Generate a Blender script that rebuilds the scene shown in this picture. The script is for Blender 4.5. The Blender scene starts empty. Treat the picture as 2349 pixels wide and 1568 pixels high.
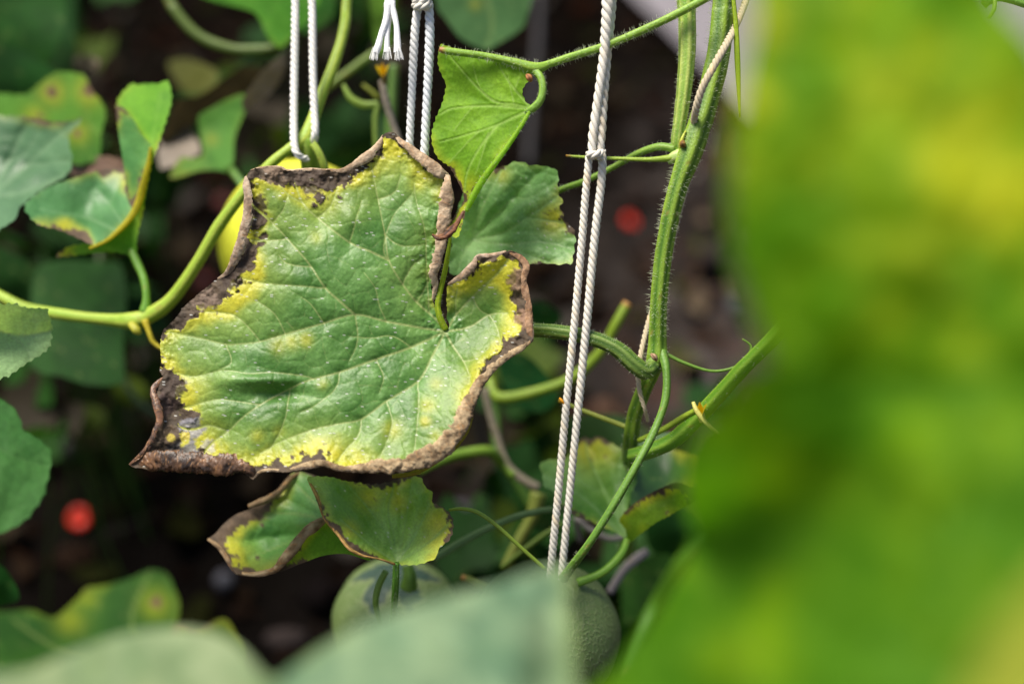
import bpy, math, random
import numpy as np
from mathutils import Matrix, Vector

random.seed(7)
rng = np.random.default_rng(11)
scene = bpy.context.scene
col = scene.collection

# ------------------------------------------------------------------ camera
PITCH = math.radians(35)          # looking down into the vine row
CAM_H = 0.82
cam_data = bpy.data.cameras.new('camera')
cam = bpy.data.objects.new('camera', cam_data)
col.objects.link(cam)
cam.location = (0, 0, CAM_H)
cam.rotation_euler = (math.pi / 2 - PITCH, 0, 0)
cam_data.lens = 50
cam_data.sensor_width = 36
cam_data.clip_start = 0.02
cam_data.clip_end = 200
cam_data.dof.use_dof = True
cam_data.dof.focus_distance = 0.600
cam_data.dof.aperture_fstop = 2.9
scene.camera = cam

# ------------------------------------------------------------------ light
SUN_EL, SUN_AZ = math.radians(70), math.radians(-78)      # azimuth from +Y (away from camera), negative = left
world = bpy.data.worlds.new('World')
scene.world = world
world.use_nodes = True
wn = world.node_tree
bg = wn.nodes['Background']
sky = wn.nodes.new('ShaderNodeTexSky')
sky.sky_type = 'NISHITA'
sky.sun_disc = False
sky.sun_elevation = SUN_EL
sky.sun_rotation = SUN_AZ
sky.air_density = 1.0
sky.dust_density = 3.0
wn.links.new(sky.outputs[0], bg.inputs[0])
bg.inputs[1].default_value = 0.085
sd = bpy.data.lights.new('sun', 'SUN')
sun = bpy.data.objects.new('sun', sd)
col.objects.link(sun)
sd.energy = 4.4
sd.angle = math.radians(26)
sd.color = (1.0, 0.93, 0.82)
sdir = Vector((math.sin(SUN_AZ) * math.cos(SUN_EL), math.cos(SUN_AZ) * math.cos(SUN_EL), math.sin(SUN_EL)))
sun.rotation_euler = sdir.to_track_quat('Z', 'Y').to_euler()
scene.view_settings.view_transform = 'Standard'
scene.view_settings.look = 'None'
scene.view_settings.gamma = 1
scene.view_settings.exposure = 0.58
scene.render.engine = 'CYCLES'
scene.cycles.use_denoising = True
scene.cycles.max_bounces = 8

# ------------------------------------------------------------------ helpers
W, H = 2349.0, 1568.0
KPX = 0.72 / W                                             # metres per pixel per metre of depth
_c, _s = math.cos(PITCH), math.sin(PITCH)
FWD = np.array([0, _c, -_s]); UPV = np.array([0, _s, _c]); RGT = np.array([1.0, 0, 0]); ORG = np.array([0, 0, CAM_H])

def P(x, y, d):
    x = np.asarray(x, float); y = np.asarray(y, float); d = np.asarray(d, float)
    X = (x - W / 2) * KPX * d
    Y = -(y - H / 2) * KPX * d
    return ORG + X[..., None] * RGT + Y[..., None] * UPV + d[..., None] * FWD

def ground_depth(x, y, z=0.0):
    r = FWD + (x - W / 2) * KPX * RGT - (y - H / 2) * KPX * UPV
    return (z - CAM_H) / r[2]

def S(r, g, b, k=1.0):
    def f(c):
        c /= 255.0
        return c / 12.92 if c < 0.04045 else ((c + 0.055) / 1.055) ** 2.4
    return np.array([f(r) * k, f(g) * k, f(b) * k])

def hash2(i, j, seed):
    h = (i.astype(np.int64) * 374761393 + j.astype(np.int64) * 668265263 + seed * 2147483647 + 1013904223) & 0xffffffff
    h = ((h ^ (h >> 13)) * 1274126177) & 0xffffffff
    h = (h ^ (h >> 16)) & 0xffffffff
    h = (h * 2246822519) & 0xffffffff
    return ((h ^ (h >> 15)) & 0xffffff) / float(0xffffff)

def vnoise(x, y, seed=0):
    i = np.floor(x); j = np.floor(y); u = x - i; v = y - j
    u = u * u * (3 - 2 * u); v = v * v * (3 - 2 * v)
    a = hash2(i, j, seed); b = hash2(i + 1, j, seed); c = hash2(i, j + 1, seed); d = hash2(i + 1, j + 1, seed)
    return (a * (1 - u) + b * u) * (1 - v) + (c * (1 - u) + d * u) * v

def fbm(x, y, seed=0, o=4):
    t = 0; a = 0.5; n = 0
    for k in range(o):
        t = t + a * vnoise(x * 2 ** k + 17.3 * k, y * 2 ** k - 9.1 * k, seed + k); n += a; a *= 0.55
    return t / n

def voronoi(x, y, size, seed=0):
    X = x / size; Y = y / size
    i = np.floor(X); j = np.floor(Y)
    f1 = np.full(X.shape, 9.0); f2 = f1.copy(); rnd = np.zeros_like(f1)
    for di in (-1, 0, 1):
        for dj in (-1, 0, 1):
            ci = i + di; cj = j + dj
            px = ci + hash2(ci, cj, seed); py = cj + hash2(ci, cj, seed + 5)
            d = np.hypot(X - px, Y - py); r = hash2(ci, cj, seed + 9)
            near = d < f1
            f2 = np.where(near, f1, np.minimum(f2, d))
            rnd = np.where(near, r, rnd); f1 = np.where(near, d, f1)
    return (f2 - f1) * size, rnd

def sstep(a, b, x):
    t = np.clip((x - a) / (b - a), 0, 1)
    return t * t * (3 - 2 * t)

def mixc(A, B, t):
    return A * (1 - t[..., None]) + B * t[..., None]

def seg_dist(x, y, pts, closed=False, param=False):
    pts = np.asarray(pts, float)
    q = np.roll(pts, -1, 0) if closed else pts[1:]
    p = pts if closed else pts[:-1]
    best = np.full(x.shape, 1e9); bx = np.zeros_like(best); by = np.zeros_like(best); bt = np.zeros_like(best)
    n = len(p)
    for k in range(n):
        dx, dy = q[k] - p[k]; L = dx * dx + dy * dy + 1e-9
        t = np.clip(((x - p[k, 0]) * dx + (y - p[k, 1]) * dy) / L, 0, 1)
        cx = p[k, 0] + t * dx; cy = p[k, 1] + t * dy
        d = (x - cx) ** 2 + (y - cy) ** 2
        m = d < best
        best = np.where(m, d, best); bx = np.where(m, cx, bx); by = np.where(m, cy, by)
        bt = np.where(m, (k + t) / n, bt)
    return np.sqrt(best), bx, by, bt

def inside(x, y, pts):
    pts = np.asarray(pts, float); r = np.zeros(x.shape, bool); n = len(pts)
    for k in range(n):
        x1, y1 = pts[k]; x2, y2 = pts[(k + 1) % n]
        if y1 == y2: continue
        c = ((y1 > y) != (y2 > y)) & (x < (x2 - x1) * (y - y1) / (y2 - y1) + x1)
        r ^= c
    return r

def catmull(pts, n=6, closed=False):
    pts = np.asarray(pts, float); N = len(pts); out = []
    rngk = range(N) if closed else range(N - 1)
    for k in rngk:
        if closed: p0, p1, p2, p3 = pts[k - 1], pts[k], pts[(k + 1) % N], pts[(k + 2) % N]
        else: p0, p1, p2, p3 = pts[max(k - 1, 0)], pts[k], pts[k + 1], pts[min(k + 2, N - 1)]
        for i in range(n):
            t = i / n
            out.append(0.5 * ((2 * p1) + (p2 - p0) * t + (2 * p0 - 5 * p1 + 4 * p2 - p3) * t * t + (3 * p1 - p0 - 3 * p2 + p3) * t ** 3))
    if not closed: out.append(pts[-1])
    return np.array(out)

def rbf(ctrl):
    c = np.asarray(ctrl, float); p = c[:, :2] / 1000; v = c[:, 2]; n = len(p)
    def phi(r): return np.where(r > 1e-9, r * r * np.log(r + 1e-12), 0)
    K = phi(np.hypot(*(p[:, None] - p[None]).transpose(2, 0, 1))) + np.eye(n) * 1e-4
    Q = np.c_[np.ones(n), p]
    A = np.block([[K, Q], [Q.T, np.zeros((3, 3))]])
    w = np.linalg.lstsq(A, np.r_[v, 0, 0, 0], rcond=None)[0]
    def f(x, y):
        x = x / 1000; y = y / 1000
        o = w[n] + w[n + 1] * x + w[n + 2] * y
        for k in range(n): o = o + w[k] * phi(np.hypot(x - p[k, 0], y - p[k, 1]))
        return o
    return f

def link(o, parent=None):
    col.objects.link(o)
    if parent is not None: o.parent = parent

def mesh_obj(name, verts, faces, mat, parent=None, cols=None, smooth=True, origin=None, kind=None, label=None):
    """verts are given in world space; stored relative to the thing's base"""
    verts = np.asarray(verts, float)
    off = np.zeros(3)
    if parent is not None:
        off = np.array(parent['_o'])
    elif origin is not None:
        off = np.array(origin)
    me = bpy.data.meshes.new(name)
    me.from_pydata((verts - off).tolist() if len(verts) < 60000 else (verts - off), [], faces if isinstance(faces, list) else faces.tolist())
    if smooth: me.polygons.foreach_set('use_smooth', np.ones(len(me.polygons), bool))
    if cols is not None:
        cols = np.asarray(cols, float)
        if cols.shape[1] == 3: cols = np.c_[cols, np.zeros(len(cols))]
        a = me.color_attributes.new('col', 'FLOAT_COLOR', 'POINT')
        a.data.foreach_set('color', np.clip(cols, 0, 1).astype(np.float32).ravel())
    me.materials.append(mat); me.update()
    o = bpy.data.objects.new(name, me)
    link(o, parent)
    if parent is None: o.location = off
    o['_o'] = [float(v) for v in off]
    if kind: o['kind'] = kind
    if label: o['label'] = label
    return o

def thing(name, label, cat, base, group=None):
    o = bpy.data.objects.new(name, None); col.objects.link(o)
    o.empty_display_size = 0.02
    o.location = [float(v) for v in base]; o['_o'] = [float(v) for v in base]
    o['label'] = label; o['category'] = cat
    if group: o['group'] = group
    return o

def tag(o, label, cat, group=None):
    o['label'] = label; o['category'] = cat
    if group: o['group'] = group

# ------------------------------------------------------------------ materials
def new_mat(name):
    m = bpy.data.materials.new(name); m.use_nodes = True
    nt = m.node_tree; b = nt.nodes['Principled BSDF']
    return m, nt, b

def leaf_material(name, rough=0.42, transl=0.3, fine=900.0, bump=0.25, spec=0.5, sheen=0.0):
    """colour and dryness come from the mesh attribute, grain and fine relief from noise"""
    m, nt, b = new_mat(name); N = nt.nodes; L = nt.links
    at = N.new('ShaderNodeAttribute'); at.attribute_name = 'col'
    tc = N.new('ShaderNodeTexCoord')
    n1 = N.new('ShaderNodeTexNoise'); n1.inputs['Scale'].default_value = fine; n1.inputs['Detail'].default_value = 3
    n2 = N.new('ShaderNodeTexVoronoi'); n2.inputs['Scale'].default_value = fine * 0.55
    L.new(tc.outputs['Object'], n1.inputs['Vector']); L.new(tc.outputs['Object'], n2.inputs['Vector'])
    mr = N.new('ShaderNodeMapRange'); mr.inputs[1].default_value = 0.3; mr.inputs[2].default_value = 0.7
    mr.inputs[3].default_value = 0.86; mr.inputs[4].default_value = 1.14
    L.new(n1.outputs['Fac'], mr.inputs[0])
    mul = N.new('ShaderNodeVectorMath'); mul.operation = 'SCALE'
    L.new(at.outputs['Color'], mul.inputs[0]); L.new(mr.outputs[0], mul.inputs['Scale'])
    L.new(mul.outputs[0], b.inputs['Base Color'])
    rr = N.new('ShaderNodeMapRange'); rr.inputs[3].default_value = rough; rr.inputs[4].default_value = min(rough + 0.3, 0.9)
    L.new(at.outputs['Alpha'], rr.inputs[0]); L.new(rr.outputs[0], b.inputs['Roughness'])
    b.inputs['Specular IOR Level'].default_value = spec
    bp = N.new('ShaderNodeBump'); bp.inputs['Strength'].default_value = bump; bp.inputs['Distance'].default_value = 0.0006
    ad = N.new('ShaderNodeMath'); ad.operation = 'ADD'
    L.new(n1.outputs['Fac'], ad.inputs[0]); L.new(n2.outputs['Distance'], ad.inputs[1]); L.new(ad.outputs[0], bp.inputs['Height'])
    L.new(bp.outputs[0], b.inputs['Normal'])
    if transl > 0:
        tr = N.new('ShaderNodeBsdfTranslucent')
        hs = N.new('ShaderNodeVectorMath'); hs.operation = 'MULTIPLY'; hs.inputs[1].default_value = (1.5, 1.45, 0.55)
        L.new(mul.outputs[0], hs.inputs[0]); L.new(hs.outputs[0], tr.inputs[0])
        mx = N.new('ShaderNodeMixShader')
        tf = N.new('ShaderNodeMapRange'); tf.inputs[3].default_value = transl; tf.inputs[4].default_value = transl * 0.25
        L.new(at.outputs['Alpha'], tf.inputs[0]); L.new(tf.outputs[0], mx.inputs[0])
        L.new(b.outputs[0], mx.inputs[1]); L.new(tr.outputs[0], mx.inputs[2])
        L.new(mx.outputs[0], N['Material Output'].inputs[0])
    return m

M_leaf = leaf_material('leaf_top_surface', 0.46, 0.25, bump=.2)
M_under = leaf_material('leaf_underside', 0.6, 0.45, bump=0.15, spec=.2)
M_dry = leaf_material('dry_leaf', 0.62, 0.08, fine=700, bump=0.6, spec=0.35)
M_scorch = leaf_material('scorched_leaf', 0.2, 0.0, fine=500, bump=0.5, spec=0.6)
M_stem = leaf_material('green_stem', 0.5, 0.12, fine=1500, bump=0.2)
M_front = leaf_material('foreground_leaf', 0.6, 0.5, fine=500, bump=0.1, spec=0.12)
M_back = leaf_material('shaded_leaf', 0.65, 0.3, fine=500, bump=0.1, spec=0.15)
M_pale = leaf_material('pale_leaf', 0.5, 0.2, fine=500, bump=0.1, spec=0.5)
M_soilstuff = leaf_material('soil_debris', 0.95, 0.0, fine=300, bump=0.5, spec=0.0)

def cotton_material():
    m, nt, b = new_mat('cotton_rope'); N = nt.nodes; L = nt.links
    at = N.new('ShaderNodeAttribute'); at.attribute_name = 'col'
    tc = N.new('ShaderNodeTexCoord')
    n = N.new('ShaderNodeTexNoise'); n.inputs['Scale'].default_value = 2500; n.inputs['Detail'].default_value = 2
    L.new(tc.outputs['Object'], n.inputs['Vector'])
    L.new(at.outputs['Color'], b.inputs['Base Color'])
    b.inputs['Roughness'].default_value = 0.85; b.inputs['Specular IOR Level'].default_value = 0.2
    bp = N.new('ShaderNodeBump'); bp.inputs['Strength'].default_value = 0.4; bp.inputs['Distance'].default_value = 0.0003
    L.new(n.outputs['Fac'], bp.inputs['Height']); L.new(bp.outputs[0], b.inputs['Normal'])
    return m
M_rope = cotton_material()

def hair_material(name, c):
    m, nt, b = new_mat(name)
    b.inputs['Base Color'].default_value = (*c, 1); b.inputs['Roughness'].default_value = 0.5
    tr = nt.nodes.new('ShaderNodeBsdfTranslucent'); tr.inputs[0].default_value = (*c, 1)
    mx = nt.nodes.new('ShaderNodeMixShader'); mx.inputs[0].default_value = 0.5
    nt.links.new(b.outputs[0], mx.inputs[1]); nt.links.new(tr.outputs[0], mx.inputs[2])
    nt.links.new(mx.outputs[0], nt.nodes['Material Output'].inputs[0])
    return m
M_hair = hair_material('plant_hair', (0.75, 0.8, 0.6))
M_fuzz = hair_material('cotton_fibre', (0.85, 0.84, 0.8))

# ------------------------------------------------------------------ leaf builder
def serrate(outline, amp, wave, seed):
    """small pointed teeth along an outline"""
    o = np.asarray(outline, float)
    q = np.roll(o, -1, 0); L = np.hypot(*(q - o).T); tot = L.sum(); cum = np.r_[0, np.cumsum(L)]
    n = int(tot / (wave / 6)); s = np.linspace(0, tot, n, endpoint=False)
    oo = np.vstack([o, o[:1]])
    x = np.interp(s, cum, oo[:, 0]); y = np.interp(s, cum, oo[:, 1])
    tx = np.roll(x, -1) - np.roll(x, 1); ty = np.roll(y, -1) - np.roll(y, 1); l = np.hypot(tx, ty) + 1e-9
    area = 0.5 * np.sum(x * np.roll(y, -1) - y * np.roll(x, -1))
    sg = 1 if area > 0 else -1
    ph = s / wave + 0.6 * vnoise(s / wave / 3, s * 0, seed)
    f = ph - np.floor(ph); tooth = np.where(f < 0.7, f / 0.7, (1 - f) / 0.3)
    a = amp * (0.4 + vnoise(s / wave / 1.5, s * 0 + 3, seed)) * (tooth - 0.45)
    return np.c_[x + sg * ty / l * a, y - sg * tx / l * a]

def sheet(outline, step, depth, relief):
    """turn an outline (pixels) into a sheet of quads with its own depth; returns verts, faces, X, Y, edge distance"""
    o = np.asarray(outline, float)
    x0, y0 = o.min(0) - step; x1, y1 = o.max(0) + step
    nx = int((x1 - x0) / step) + 2; ny = int((y1 - y0) / step) + 2
    X, Y = np.meshgrid(x0 + np.arange(nx) * step, y0 + np.arange(ny) * step)
    ins = inside(X, Y, o)
    c = ins[:-1, :-1] | ins[1:, :-1] | ins[:-1, 1:] | ins[1:, 1:]
    keep = np.zeros_like(ins)
    keep[:-1, :-1] |= c; keep[1:, :-1] |= c; keep[:-1, 1:] |= c; keep[1:, 1:] |= c
    idx = -np.ones(X.shape, int); idx[keep] = np.arange(keep.sum())
    a = idx[:-1, :-1][c]; b = idx[:-1, 1:][c]; cc = idx[1:, 1:][c]; d = idx[1:, :-1][c]
    faces = np.c_[a, d, cc, b]
    x = X[keep]; y = Y[keep]; ii = ins[keep]
    ed, bx, by, _ = seg_dist(x, y, o, True)
    x = np.where(ii, x, bx); y = np.where(ii, y, by); ed = np.where(ii, ed, 0)
    return x, y, ed, faces

def idw(x, y, ctrl, p=3):
    n = 0; ws = 0
    for c in ctrl:
        w = 1.0 / ((x - c[0]) ** 2 + (y - c[1]) ** 2 + 60) ** (p / 2)
        n = n + w[..., None] * np.array(c[2:], float); ws = ws + w
    return n / ws[..., None]

GREEN = S(84, 128, 62, 0.9); GREEN2 = S(110, 156, 74, 0.95); YEL = S(206, 196, 42); BRN = S(92, 74, 56); BRN2 = S(62, 50, 40)
VEIN = S(176, 190, 112)

def pleat(cx, cy, amp, n, ph=0.0):
    """radial folds fanning out from where the stalk joins"""
    def f(x, y, ed):
        th = np.arctan2(y - cy, x - cx); r = np.hypot(x - cx, y - cy)
        w = th * n + ph + 1.2 * fbm(x / 80, y / 80, 5)
        return amp * np.abs(np.sin(w)) * sstep(5, 110, r) - amp * .6 * np.exp(-r / 25)
    return f

def make_leaf(name, outline, ctrl, parent, mat=None, veins=(), step=6, smooth_o=4, serr=(2.5, 22), seed=0,
              green=GREEN, green2=GREEN2, yel=YEL, brn=BRN, edge=None, blobs=(), brown_blobs=(), pucker=1.6, wave=2.5,
              cell=70, vein_w=3.0, vein_col=VEIN, under=False, label=None, var=1.0, dust=0, extra=None, mott=0.0, quilt=0.4, jag=0.0, bscale=1.0, yscale=1.0, halo=0.0, tline=.16, tints=(), crinkle=0.0, mott_s=55):
    """outline and veins are in picture pixels, ctrl gives real depths (m) at some of them; edge = (x, y, brown width, yellow width)"""
    o = catmull(outline, smooth_o, True) if smooth_o else np.asarray(outline, float)
    if serr: o = serrate(o, serr[0], serr[1], seed + 3)
    if jag:
        cn = o.mean(0); dv = o - cn; l = np.hypot(*dv.T)[:, None]
        o = o + dv / l * ((fbm(o[:, 0] / 14, o[:, 1] / 14, seed + 5) - .5) * 2.2 * jag)[:, None]
    x, y, ed, faces = sheet(o, step, None, None)
    D = rbf(ctrl)(x, y)
    n1 = fbm(x / 90, y / 90, seed); n2 = fbm(x / 22, y / 22, seed + 20)
    mm = 0.001
    rel = wave * (fbm(x / 150, y / 150, seed + 31, 3) - 0.5) * 2
    dmain = np.full(x.shape, 1e3); wmain = np.full(x.shape, 0.1); dsec = dmain.copy()
    for k, v in enumerate(veins):
        lvl, pts = v
        vp = catmull(pts, 4)
        d, _, _, t = seg_dist(x + 3 * (n2 - .5) * lvl, y + 3 * (n2 - .5) * lvl, vp)
        w = (vein_w if lvl == 0 else vein_w * 0.55) * (1 - 0.72 * t)
        if lvl == 0:
            m = d - w < dmain; dmain = np.minimum(dmain, d - w)
        else: dsec = np.minimum(dsec, d - w)
    wx = x + 26 * (fbm(x / 60, y / 60, seed + 50) - .5); wy = y + 26 * (fbm(x / 60, y / 60, seed + 60) - .5)
    vt, _ = voronoi(wx, wy * 1.1, cell, seed + 1)
    vt2, vr2 = voronoi(wx + 8 * (n2 - .5), wy + 8 * (n2 - .5), 11, seed + 2)
    sgn = -1 if under else 1
    dall = np.minimum(dmain, dsec)
    rel = rel + sgn * pucker * (1.3 * (1 - np.exp(-np.maximum(dmain, 0) / 26)) + 0.8 * (1 - np.exp(-np.maximum(dsec, 0) / 13))
                                + quilt * 0.55 * (1 - np.exp(-np.minimum(vt, dall + 6) / 9)) + 0.03 * (1 - np.exp(-vt2 / 3)) - 1.2)
    rel = rel + (0.55 * sgn * pucker * sstep(2.5, 0, dmain) if under else 0)
    rel = rel + 0.5 * pucker * (n2 - 0.5)
    if extra is not None: D = D - extra(x, y, ed) * mm
    # colour: green, chlorosis, scorch, veins
    C = mixc(np.broadcast_to(green, x.shape + (3,)), np.broadcast_to(green2, x.shape + (3,)), np.clip(0.5 + var * 2.6 * (n1 - .5) + 0.9 * (n2 - .5), 0, 1))
    if mott: C = mixc(C, np.broadcast_to(yel, C.shape), mott * sstep(0.52, 0.72, fbm(x / mott_s, y / mott_s, seed + 90)))
    dry = np.zeros_like(x); mid = S(150, 172, 74)
    tv = sstep(1.4, 0.0, vt) * tline * sstep(2, 8, dall)
    C = mixc(C, np.broadcast_to(vein_col * 0.9, C.shape), tv)
    C = mixc(C, np.broadcast_to(green * 0.8, C.shape), 0.12 * sstep(1.2, 0, vt2))
    yf = np.zeros_like(x); bf = np.full(x.shape, -50.0)
    if edge is not None:
        w = idw(x, y, edge); bw = w[:, 0]; yw = w[:, 1] * yscale
        yf = sstep(-22, 34, yw * (0.35 + 1.0 * n1) - ed + 10 * (n2 - .5) - 10) * sstep(1, 14, yw)
        bf = bw * np.clip(-.45 + 3.0 * fbm(x / 38, y / 38, seed + 70), -.05, 1.7) * bscale - ed + 9 * (vr2 - .5) + .35 * bw * (fbm(x / 12, y / 12, seed + 71) - .5)
    if halo and edge is not None:                       # wide pale chlorotic zone ahead of the yellow
        hf = sstep(-halo, halo * 1.2, yw * 1.3 * (.4 + n1) - ed + 22 * (n2 - .5)) * sstep(1, 20, yw)
        C = mixc(C, np.broadcast_to(mid, C.shape), .85 * hf)
    for (bx, by, br, bs) in blobs:
        yf = np.maximum(yf, bs * np.exp(-(((x - bx) ** 2 + (y - by) ** 2) / br ** 2) * (0.6 + 0.9 * n2)))
    if edge is not None: bf = bf - 30 * (1 - sstep(0, 5, bw))
    for (bx, by, br, bs) in brown_blobs:
        bf = np.maximum(bf, br * bs * (0.5 + n2) - np.hypot(x - bx, y - by) + 6 * (vr2 - .5))
    C = mixc(C, np.broadcast_to(yel, C.shape), np.clip(yf, 0, 1) * (0.55 + 0.45 * n2) * (1 - .35 * sstep(5, 0, dall)))
    speck = (vr2 > 0.93) * sstep(.3, .8, yf) * (hash2(np.floor(x / 5), np.floor(y / 5), seed) > .5)
    C = mixc(C, np.broadcast_to(brn * 1.3, C.shape), 0.6 * speck)
    bf = bf - 11 * sstep(4, 0, dall) * (bf < 30)
    B = sstep(-2.0, 2.6, bf + 3 * (hash2(np.floor(x / 2.5), np.floor(y / 2.5), seed + 8) - .5))
    bc = mixc(np.broadcast_to(brn, C.shape), np.broadcast_to(brn * 0.62, C.shape), sstep(.35, .65, fbm(x / 40, y / 40, seed + 80)))
    bc = mixc(bc, np.broadcast_to(brn * 1.6, C.shape), 0.5 * sstep(.6, .75, n2))
    C = mixc(C, bc, B); dry = np.maximum(dry, B)
    C = mixc(C, np.broadcast_to(vein_col, C.shape), 0.56 * min(1, 2.6 / step) * sstep(1.3 + .5 * (step - 2), -0.6, dmain) * (1 - 0.75 * B))
    C = mixc(C, np.broadcast_to(vein_col * 0.95, C.shape), 0.5 * min(1, 2.6 / step) * sstep(1.2 + .5 * (step - 2), -0.4, dsec) * (1 - 0.7 * B))
    if dust:
        for k in range(dust):
            j = rng.integers(0, len(x)); m = (np.abs(x - x[j]) < 2.2) & (np.abs(y - y[j]) < 1.6)
            C[m] = C[m] * 0.25 + np.array([.62, .62, .58]) * .75
    for (tx, ty, tr, tc, ts) in tints:                   # discoloured patches of scorched tissue
        k = sstep(-.25, .25, ts * np.exp(-((x - tx) ** 2 + (y - ty) ** 2) / tr ** 2) * 1.6 + .9 * (fbm(x / 11, y / 11, seed + 95) - .5) + .5 * (vr2 - .5) - .55)
        k = k * sstep(1.6 * tr, 1.1 * tr, np.hypot(x - tx, y - ty)); C = mixc(C, np.broadcast_to(tc, C.shape), k * .9 * sstep(.5, 3, dall))
    if crinkle:
        cr_ = np.abs(fbm(x / 24, y / 24, seed + 97) - .5)
        rel = rel + B * crinkle * (1.8 * (fbm(x / 26, y / 26, seed + 98, 2) - .5) - .3 * np.exp(-cr_ / .04))
    D = D - rel * mm
    P3 = P(x, y, D)
    return mesh_obj(name, P3, faces, mat or (M_under if under else M_leaf), parent, np.c_[C, dry], label=label)

# ------------------------------------------------------------------ tubes, hairs, ropes
def frames(pts):
    t = np.gradient(pts, axis=0); t /= np.linalg.norm(t, axis=1)[:, None] + 1e-12
    n = np.cross(t[0], [0.3, 0.2, 1.0]); n /= np.linalg.norm(n)
    Ns = []
    for k in range(len(pts)):
        n = n - t[k] * np.dot(n, t[k]); n /= np.linalg.norm(n) + 1e-12; Ns.append(n.copy())
    Ns = np.array(Ns)
    return t, Ns, np.cross(t, Ns)

def extend(pts):
    """let anything cut by the picture's edge run on well beyond it"""
    p = [tuple(map(float, q)) for q in pts]
    def on(a, b):
        if a[1] <= -30 or a[0] <= -40 or a[0] >= W + 25:
            dx, dy = a[0] - b[0], a[1] - b[1]; l = math.hypot(dx, dy) + 1e-9
            return (a[0] + dx / l * 520, a[1] + dy / l * 520, a[2] + (a[2] - b[2]) * .5, a[3])
    f = on(p[0], p[1]); e = on(p[-1], p[-2])
    return ([f] if f else []) + p + ([e] if e else [])

def path3(pts, n=6, rough=.07):
    pts = extend(pts)
    """(x, y, depth, radius px) rows -> smooth 3-D path and radius in metres"""
    c = catmull(np.asarray(pts, float), n)
    k = np.arange(len(c)); w = 1 + rough * 2 * (fbm(k / 5.0, k * 0 + c[0, 0], 9, 2) - .5)
    return P(c[:, 0], c[:, 1], c[:, 2]), c[:, 3] * KPX * c[:, 2] * w, c

def tube_geo(p, r, sides=12, ridge=0.0, nr=5, cap=True, crumple=0.0, seed=0, lines=1.0):
    t, n, b = frames(p)
    th = np.linspace(0, 2 * math.pi, sides, endpoint=False)
    L = np.r_[0, np.cumsum(np.linalg.norm(np.diff(p, axis=0), axis=1))]
    rr = r[:, None] * (1 + ridge * np.cos(nr * th)[None] * (1))
    U, V = np.meshgrid(L * 1000, th, indexing='ij')
    if crumple:
        nz = fbm(U / 3.2 + 2 * np.cos(V), 1.6 * np.sin(V) + U / 9 + 7, seed) - .5
        nz = nz + 0.5 * (np.abs(vnoise(U / 1.5 + np.cos(V) * 2, np.sin(V) * 2 + 5, seed + 7) - .5))
        rr = rr * (1 + crumple * 2 * nz)
    v = p[:, None] + rr[..., None] * (np.cos(th)[None, :, None] * n[:, None] + np.sin(th)[None, :, None] * b[:, None])
    m = len(p); verts = v.reshape(-1, 3)
    i = np.arange(m - 1)[:, None] * sides; j = np.arange(sides)[None]; j2 = (j + 1) % sides
    F = np.stack([i + j, i + j2, i + sides + j2, i + sides + j], -1).reshape(-1, 4).tolist()
    if cap:
        F.append(list(range(sides))[::-1]); F.append([(m - 1) * sides + k for k in range(sides)])
    return verts, F, U, V

def tube(name, pts, mat, parent, c1, c2=None, sides=12, n=6, ridge=0.06, nr=5, kind=None, tip=None, crumple=0.0, seed=0, dry=0.0, label=None, rings=None, node=None):
    p, r, c = path3(pts, n)
    verts, F, U, V = tube_geo(p, r, sides, ridge, nr, crumple=crumple, seed=seed)
    c2 = c1 * 0.7 if c2 is None else c2
    f = 0.5 + 0.5 * np.cos(nr * V)                      # ridges pale, grooves dark
    f = np.clip(f * 0.8 + 0.6 * (fbm(U / 12, V, seed) - .5), 0, 1)
    C = mixc(np.broadcast_to(c2, U.shape + (3,)), np.broadcast_to(c1, U.shape + (3,)), f)
    bl = sstep(.58, .78, fbm(U / 5 + 8, np.cos(V) * 2 + 2, seed + 31)); C = mixc(C, C * np.array([.75, .8, .6]), .7 * bl)
    sc = (fbm(U / .8, np.sin(V) * 4 + np.cos(V) * 3 + 9, seed + 33) > .80) * .55; C = mixc(C, np.broadcast_to(S(150, 120, 60), C.shape), sc)
    if crumple:
        f = sstep(.3, .7, fbm(U / 4, np.cos(V) * 2 + 3, seed + 4))
        C = mixc(np.broadcast_to(c2, U.shape + (3,)), np.broadcast_to(c1, U.shape + (3,)), f)
        vv, _ = voronoi(U * 1.0 + 30, np.sin(V / 2) * 14 + 30, 5.5, seed)
        C = mixc(C, np.broadcast_to(S(168, 116, 62), C.shape), 0.55 * sstep(.55, .0, vv))
    if tip is not None:
        k = sstep(U.max() - 3.5, U.max() - 0.5, U) if tip[1] else sstep(3.5, 0.5, U)
        C = mixc(C, np.broadcast_to(tip[0], C.shape), k)
    a = np.full(C.shape[:2] + (1,), dry)
    o = mesh_obj(name, verts, F, mat, parent, np.concatenate([C, a], -1).reshape(-1, 4), kind=kind, label=label)
    return o, p, r

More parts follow.
